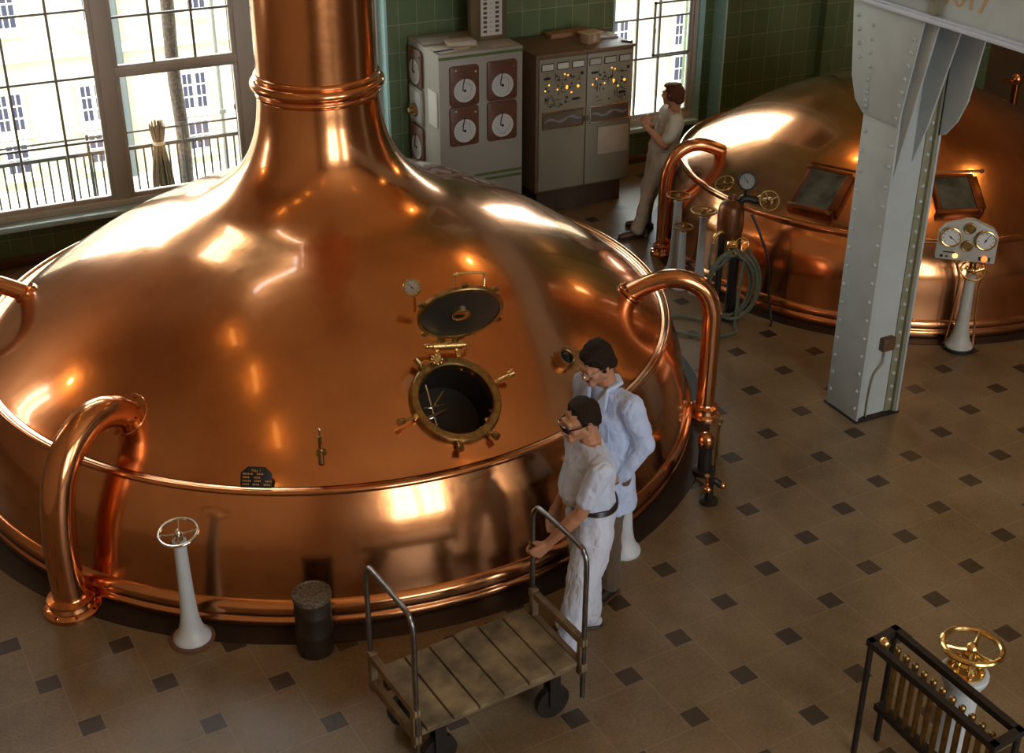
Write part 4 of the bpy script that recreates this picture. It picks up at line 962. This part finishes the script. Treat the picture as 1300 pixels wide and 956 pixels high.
def head(bm, H):
    def h(*b):
        t = bmesh.new(); hull(t, *b); t.transform(H); me = bpy.data.meshes.new('h'); t.to_mesh(me); t.free(); bm.from_mesh(me); bpy.data.meshes.remove(me)
    h(((0, .018, .038), (.076, .094, .084)), ((0, .01, .0), (.070, .080, .07)))
    h(((0, -.028, .012), (.063, .062, .070)), ((0, -.040, -.078), (.034, .042, .030)), ((.045, .0, -.05), .026), ((-.045, .0, -.05), .026))
    h(((0, -.088, .022), .009), ((0, -.112, -.018), .0115), ((.014, -.098, -.026), .009), ((-.014, -.098, -.026), .009))
    h(((.034, -.082, .036), .0125), ((-.034, -.082, .036), .0125))
    h(((.020, -.088, -.053), .009), ((-.020, -.088, -.053), .009), ((0, -.096, -.053), .0105))
    h(((0, -.080, -.092), .020), ((0, -.076, -.085), .026))
    for s in (-1, 1):
        h(((s*.044, -.062, -.012), .026)); h(((s*.077, .014, .014), (.011, .019, .020)), ((s*.075, .010, -.018), (.010, .012, .012)))
        h(((s*.031, -.079, .014), .0135))

def person(name, label, loc, rz, J, build, scale=(1, 1, 1)):
    t = thing('person', label, 'person', loc, rz); t.scale = scale
    bm = bmesh.new(); H = J['head']
    head(bm, H); nk = H @ V((0, .028, -.07)); nb = V(J['neck'])
    limb(bm, (nk, .054), (nb, .062)); hull(bm, (nb, (.07, .06, .03)), (V(J['sL'])*.75+nb*.25, .045), (V(J['sR'])*.75+nb*.25, .045), (V(J['chest']), (.14, .09, .12)))
    hull(bm, (J['chest'], (.14, .09, .12)), (J['pelvis'], (.135, .09, .09)))
    for s in 'LR':
        limb(bm, (J['s'+s], .052), (J['e'+s], .040), (J['w'+s], .027)); e = V(J['e'+s]); w = V(J['w'+s])
        hull(bm, (e.lerp(w, .18), .043), (e.lerp(w, .55), .036))
        hand(bm, J['w'+s], *J['h'+s])
        limb(bm, (J['hip'+s], .085), (J['k'+s], .055), (V(J['k'+s]).lerp(V(J['a'+s]), .3)+V((0, .012, 0)), .056), (J['a'+s], .038))
    Hi = H.inverted()
    def paint(me):
        for p in me.polygons:
            c = Hi @ p.center
            k = 0
            if c.y < -.075:
                if abs(c.z+.053) < .010 and abs(c.x) < .024: k = 1
                for s in (-1, 1):
                    d = math.hypot(c.x-s*.031, (c.z-.014)*1.5)
                    if d < .0125: k = 2
                    if d < .006: k = 3
            p.material_index = k
    blob('body', bm, [SKIN, LIP, EYEW, IRIS], t, .0058, 2, None, paint)
    build(t, J, H)
    return t
def hair(t, H, m, balls, disp=.010):
    bm = bmesh.new()
    for b in balls: hull(bm, *b)
    bm.transform(H); return blob('hair', bm, m, t, .006, 2, (HAIRT, disp))
def shoes(t, J, m, zs=0):
    for s in 'LR':
        a = V(J['a'+s]); d = V(J['f'+s]).normalized(); bm = bmesh.new(); g = V((a.x, a.y, 0))
        hull(bm, (g-d*.05+V((0, 0, .040)), .036), (g+V((0, 0, .065)), .044), (g+d*.10+V((0, 0, .042)), (.040, .040, .034)), (g+d*.165+V((0, 0, .034)), (.036, .036, .028)))
        hull(bm, (a, .047), (g+V((0, 0, .055)), .045))
        o = blob('shoe', bm, m, t, .006, 2); bm = bmesh.new()
        hull(bm, (g-d*.052+V((0, 0, .012)), (.040, .040, .012)), (g+d*.168+V((0, 0, .012)), (.040, .040, .012))); blob('sole', bm, LEATH if m != LEATH else LEATHB, o, .006, 1)
def trousers(t, J, m, wide=1., top=True):
    bm = bmesh.new(); p = V(J['pelvis'])
    if top: hull(bm, (p+V((0, 0, .13)), (.165, .122, .02)), (p+V((0, .0, .02)), (.176, .132, .07)), (V(J['hipL'])+V((.02, 0, -.05)), .09), (V(J['hipR'])+V((-.02, 0, -.05)), .09))
    else: hull(bm, (V(J['hipL'])+V((-.02, 0, -.02)), .09), (V(J['hipR'])+V((.02, 0, -.02)), .09))
    for s in 'LR':
        a = V(J['a'+s]); k = V(J['k'+s]); limb(bm, (J['hip'+s], .110), (V(J['hip'+s]).lerp(k, .5), .098*wide), (k, .082*wide), (k.lerp(a, .6), .080*wide), (a+V((0, 0, .02)), .078*wide))
    return blob('trousers', bm, m, t, .009, 3, (FOLD, .026))

# the man at the cart ------------------------------------------------
def HM(c, yaw, pitch, roll=0): return M.Translation(V(c)) @ M.Rotation(R(yaw), 4, 'Z') @ M.Rotation(R(pitch), 4, 'X') @ M.Rotation(R(roll), 4, 'Y')
J1 = dict(head=HM((.01, -.075, 1.605), 6, 14), neck=(0, -.01, 1.455), chest=(0, 0, 1.24), pelvis=(0, .01, .95),
          sL=(.195, -.03, 1.39), eL=(.165, -.125, 1.10), wL=(.075, -.275, .86), hL=((-.10, -.75, -.65), (-1, .1, 0), (0, -.65, .75), 1.0),
          sR=(-.195, -.02, 1.39), eR=(-.245, .03, 1.11), wR=(-.235, -.10, .86), hR=((.05, -.25, -1), (.9, .1, 0), (0, -1, .2), .35),
          hipL=(.095, .0, .91), kL=(.115, -.09, .49), aL=(.115, -.155, .09), fL=(.15, -1, 0), hipR=(-.095, .01, .91), kR=(-.115, .04, .49), aR=(-.12, .07, .09), fR=(-.2, -1, 0))
def dress1(t, J, H):
    bm = bmesh.new()
    hull(bm, ((0, -.005, 1.30), (.190, .125, .10)), ((0, -.03, 1.13), (.178, .150, .10)), ((0, .0, 1.06), (.172, .130, .03)))
    hull(bm, (J['neck'], (.075, .068, .018)), (V(J['sL'])*.86+V((0, 0, .20)), .062), (V(J['sR'])*.86+V((0, 0, .20)), .062), ((0, -.005, 1.30), (.180, .118, .09)))
    for s in 'LR': limb(bm, (V(J['s'+s])+V((0, 0, -.005)), .068), (V(J['s'+s]).lerp(V(J['e'+s]), .68), .062))
    blob('t_shirt', bm, SHIRT, t, .008, 3, (FOLD, .022))
    trousers(t, J, TROU, 1.08)
    w = MB(); p = V(J['pelvis'])+V((0, 0, .115)); n = 64
    ring = [p+V((.170*math.cos(2*PI*i/n), .132*math.sin(2*PI*i/n)-.002, 0)) for i in range(n)]
    for dz in (-.012, 0, .012): w.tube([q+V((0, 0, dz)) for q in ring], .0085, 6, closed=True)
    bl_ = part('belt', w, LEATH, t)
    w = MB(); w.box((-.022, -.152, p.z-.022), (.022, -.137, p.z+.022), .004); part('buckle', w, BRASS, bl_)
    hair(t, H, HAIR, [[((0, .030, .052), (.083, .094, .080)), ((0, .075, -.015), (.066, .040, .045))], [((.066, .02, .03), (.018, .05, .035))], [((-.066, .02, .03), (.018, .05, .035))], [((0, -.015, .112), (.052, .030, .016)), ((0, .03, .11), (.070, .06, .025))]], .006)
    w = MB()
    for s in (-1, 1):
        w.prism(rounded(-.026, .026, -.020, .018, .010), (s*.033, -.104, .012), (1, .22*s, 0), (0, 0, 1), (0, -1, 0), .004)
        w.tube([(s*.058, -.098, .018), (s*.078, -.05, .020), (s*.084, .02, .020)], .0045, 6)
    w.tube([(-.010, -.107, .018), (.010, -.107, .018)], .004, 6)
    w.bm.transform(H); part('glasses', w, mat('dark sunglasses', (.01, .009, .009), .15), t)
    shoes(t, J, PALESHOE)
person('cart_man', 'person in white T-shirt and white trousers gripping the cart handle', (3.28, 5.655, 0), R(-96), J1, dress1, (1.1, 1.1, 1.03))

# the man in the long coat ------------------------------------------
J2 = dict(head=HM((-.01, -.085, 1.66), -4, 24), neck=(0, -.01, 1.505), chest=(0, 0, 1.29), pelvis=(0, .01, .98),
          sL=(.195, 0, 1.44), eL=(.24, .075, 1.18), wL=(.175, -.02, .975), hL=((-.25, -.75, -.6), (-.9, .3, 0), (0, -.6, .8), .5),
          sR=(-.195, -.01, 1.44), eR=(-.25, .03, 1.18), wR=(-.205, -.08, .95), hR=((.1, -.6, -.75), (.6, .1, -.6), (.7, -.5, .2), .4),
          hipL=(.095, .0, .94), kL=(.10, -.03, .51), aL=(.10, -.01, .09), fL=(.2, -1, 0), hipR=(-.095, .0, .94), kR=(-.10, -.02, .51), aR=(-.10, .03, .09), fR=(-.2, -1, 0))
def dress2(t, J, H):
    trousers(t, J, BROWNT, .9, False); shoes(t, J, LEATH)
    bm = bmesh.new()
    hull(bm, ((0, .0, 1.34), (.195, .130, .10)), ((0, .0, 1.10), (.188, .146, .08)))
    hull(bm, ((0, .0, 1.10), (.188, .146, .06)), ((0, .005, .90), (.205, .164, .05)), ((0, .015, .68), (.212, .174, .012)))
    hull(bm, (J['neck'], (.082, .075, .018)), (V(J['sL'])*.88+V((0, 0, .175)), .066), (V(J['sR'])*.88+V((0, 0, .175)), .066), ((0, 0, 1.34), (.185, .122, .09)))
    for s in 'LR': limb(bm, (J['s'+s], .080), (J['e'+s], .068), (V(J['w'+s]), .052))
    ct_ = blob('lab_coat', bm, COAT, t, .009, 3, (FOLD, .036))
    bm = bmesh.new()
    for s in (-1, 1): hull(bm, ((s*.020, -.135, 1.40), (.012, .008, .01)), ((s*.075, -.085, 1.50), (.02, .012, .02)), ((s*.085, -.11, 1.42), (.02, .008, .02))); hull(bm, ((s*.07, -.07, 1.52), .014), ((s*.075, .03, 1.54), .014), ((0, .07, 1.54), .014))
    blob('collar', bm, COAT, ct_, .006, 2)
    w = MB(); w.prism(rounded(-.055, .055, -.065, .06, .012), (.10, -.139, 1.285), (1, .25, 0), (0, -.05, 1), (.2, -1, -.05), .006, .002); part('pocket', w, COAT, ct_)
    w = MB()
    for z in (1.30, 1.16, 1.02, .88): w.disc((.0, -.150-.012*(1.3-z), z), (0, -1, 0), .009, .004, 12)
    part('button', w, mat('grey buttons', (.4, .42, .45), .4), ct_)
    w = MB(); w.tube([(.09, -.152, 1.30), (.092, -.150, 1.37)], .005, 8); part('pen', w, IRON, ct_)
    hair(t, H, HAIR, [[((0, .028, .062), (.088, .100, .084)), ((0, .080, -.02), (.070, .040, .05))], [((0, -.045, .106), (.060, .036, .026)), ((0, .03, .128), (.070, .075, .030))], [((.070, .012, .02), (.017, .038, .05))], [((-.070, .012, .02), (.017, .038, .05))]], .014)
    w = MB()
    for s in (-1, 1):
        w.ring((s*.033, -.106, .012), .022, .0022, (.2*s, -1, 0), 24, 6); w.tube([(s*.055, -.100, .018), (s*.078, -.05, .020), (s*.084, .02, .020)], .0022, 6)
    w.tube([(-.011, -.108, .016), (.011, -.108, .016)], .0022, 6); w.bm.transform(H); part('glasses', w, CHROME, t)
    bm = bmesh.new(); hull(bm, ((.018, -.100, -.040), .006), ((0, -.104, -.036), .007)); hull(bm, ((-.018, -.100, -.040), .006), ((0, -.104, -.036), .007)); bm.transform(H); blob('moustache', bm, HAIR, t, .003, 1)
person('coat_man', 'person in long white lab coat in blue daylight looking down beside the kettle', (3.635, 6.09, 0), R(-78), J2, dress2, (1.06, 1.06, 1.04))

# the man by the window ---------------------------------------------
J3 = dict(head=HM((.02, .085, 1.60), -38, 4), neck=(0, .11, 1.44), chest=(0, .075, 1.23), pelvis=(0, .01, .94),
          sL=(.195, .09, 1.38), eL=(.25, .0, 1.12), wL=(.07, -.16, 1.27), hL=((-.35, -.1, .9), (-.8, 0, -.3), (.2, .6, .3), .75),
          sR=(-.195, .09, 1.38), eR=(-.25, .0, 1.12), wR=(-.05, -.15, 1.27), hR=((.3, -.1, .9), (.8, -.2, -.2), (-.1, .6, .3), .75),
          hipL=(.09, .01, .90), kL=(.095, -.11, .48), aL=(.10, -.20, .09), fL=(.2, -1, 0), hipR=(-.09, .0, .90), kR=(-.12, -.08, .48), aR=(-.15, -.08, .09), fR=(-.3, -1, 0))
def dress3(t, J, H):
    trousers(t, J, CREAMT, .88); shoes(t, J, LEATHB)
    bm = bmesh.new()
    hull(bm, ((0, .085, 1.29), (.190, .125, .10)), ((0, .04, 1.10), (.178, .140, .08)), ((0, .01, 1.01), (.180, .135, .03)))
    hull(bm, (J['neck'], (.078, .070, .018)), (V(J['sL'])*.86+V((0, 0, .195)), .062), (V(J['sR'])*.86+V((0, 0, .195)), .062), ((0, .085, 1.29), (.18, .118, .09)))
    for s in 'LR': limb(bm, (J['s'+s], .074), (V(J['s'+s]).lerp(V(J['e'+s]), .72), .066))
    blob('shirt', bm, CREAM, t, .009, 3, (FOLD, .036))
    hair(t, H, HAIRB, [[((0, .030, .045), (.085, .096, .084)), ((0, .070, -.04), (.068, .045, .055))], [((0, -.045, .105), (.062, .035, .026)), ((0, .03, .115), (.070, .06, .026))], [((.068, .02, -.0), (.020, .05, .055))], [((-.068, .02, -.0), (.020, .05, .055))]], .008)
person('window_man', 'person in cream shirt and trousers standing with raised hands near the right window', (7.21, 11.22, 0), R(-112), J3, dress3, (1.1, 1.1, .97))

# ---------------------------------------------------------------- light
wd = bpy.data.worlds.new('sky'); sc.world = wd; wd.use_nodes = True; nt = wd.node_tree
bg = nt.nodes['Background']; bg.inputs['Color'].default_value = (.95, .98, 1., 1); bg.inputs['Strength'].default_value = SKY
def area(name, loc, tgt, sx, sy, power, c, portal=False):
    l = bpy.data.lights.new(name, 'AREA'); l.shape = 'RECTANGLE'; l.size = sx; l.size_y = sy; l.energy = power; l.color = c
    if portal: l.cycles.is_portal = True
    o = bpy.data.objects.new(name, l); col.objects.link(o); o.location = loc; o.rotation_euler = (V(tgt)-V(loc)).to_track_quat('-Z', 'Y').to_euler(); return o
for w in (W1, W2): area('window portal', ((w[0]+w[1])/2, NV+.2, (w[2]+w[3])/2), ((w[0]+w[1])/2, 0, (w[2]+w[3])/2), w[1]-w[0], w[3]-w[2], 1, (1, 1, 1), True)
for s0, s1, z0, z1 in HF: area('window portal', ((s0+s1)/2, YF-.25, (z0+z1)/2), ((s0+s1)/2, 5, (z0+z1)/2), s1-s0, z1-z0, 1, (1, 1, 1), True)
for s0, s1, z0, z1 in HL: area('window portal', (XL-.25, (s0+s1)/2, (z0+z1)/2), (5, (s0+s1)/2, (z0+z1)/2), s1-s0, z1-z0, 1, (1, 1, 1), True)
for x, y, z, e in ((8.35, 10.9, 7.2, 1), (-2.6, 11.9, 4.1, .5), (9.2, 7.6, 6.2, .6), (11.5, 8.2, 5.6, 1.2), (11.9, 11.6, 4.6, 1.6)):   # bare bulbs; the last, unseen, is added to warm the wall
    l = bpy.data.lights.new('unseen warm lamp', 'POINT'); l.energy = LAMP*e; l.color = (1., .56, .2); l.shadow_soft_size = .05 if e < 1.5 else .3
    o = bpy.data.objects.new('unseen warm lamp', l); col.objects.link(o); o.location = (x, y, z)
def strip(name, a, b2, wdt, power, c):
    a, b2 = V(a), V(b2); l = bpy.data.lights.new(name, 'AREA'); l.shape = 'RECTANGLE'; l.size = (b2-a).length; l.size_y = wdt; l.energy = power; l.color = c
    o = bpy.data.objects.new(name, l); col.objects.link(o); o.location = (a+b2)/2; d = (b2-a).normalized(); z = V((0, 0, 1)); y = z.cross(d)
    o.matrix_world = M(((d.x, y.x, 0, o.location.x), (d.y, y.y, 0, o.location.y), (d.z, y.z, 1, o.location.z), (0, 0, 0, 1)))
strip('fluorescent strip', (.9, 10.55, 7.2), (2.4, 10.9, 7.2), .16, 5, (.9, .95, 1.))
for v in (6.3, 8.0, 9.7): strip('amber ceiling light', (-.1, v-.35, 7.2), (.05, v+.35, 7.2), .16, 1.2*LAMP/20, (1., .50, .12))
strip('amber ceiling light', (5.2, 4.6, 7.2), (5.5, 5.6, 7.2), .1, .8*LAMP/20, (1., .42, .10)); strip('amber ceiling light', (1.0, 3.2, 7.2), (1.0, 4.2, 7.2), .1, .8*LAMP/20, (1., .42, .10))

# ---------------------------------------------------------------- camera
cam = bpy.data.cameras.new('camera'); cam.sensor_width = 36; cam.lens = 1663.2/1300*36; cam.shift_y = -(478-433.5)/1300; cam.clip_end = 300
co = bpy.data.objects.new('camera', cam); col.objects.link(co)
pitch, yaw, roll = .47785738, R(26), .00333151
fw = V((math.sin(yaw)*math.cos(pitch), math.cos(yaw)*math.cos(pitch), -math.sin(pitch)))
q = fw.to_track_quat('-Z', 'Y').to_matrix() @ M.Rotation(roll, 3, 'Z')
co.matrix_world = M.Translation((0, 0, 5.5238)) @ q.to_4x4()
sc.camera = co
vs_ = sc.view_settings; vs_.view_transform = 'Standard'; vs_.look = 'None'; vs_.gamma = 1; vs_.use_curve_mapping = False; vs_.exposure = EXPO
sc.cycles.use_denoising = True; sc.cycles.max_bounces = 10; sc.cycles.transparent_max_bounces = 12; sc.cycles.caustics_reflective = False; sc.cycles.sample_clamp_indirect = 6
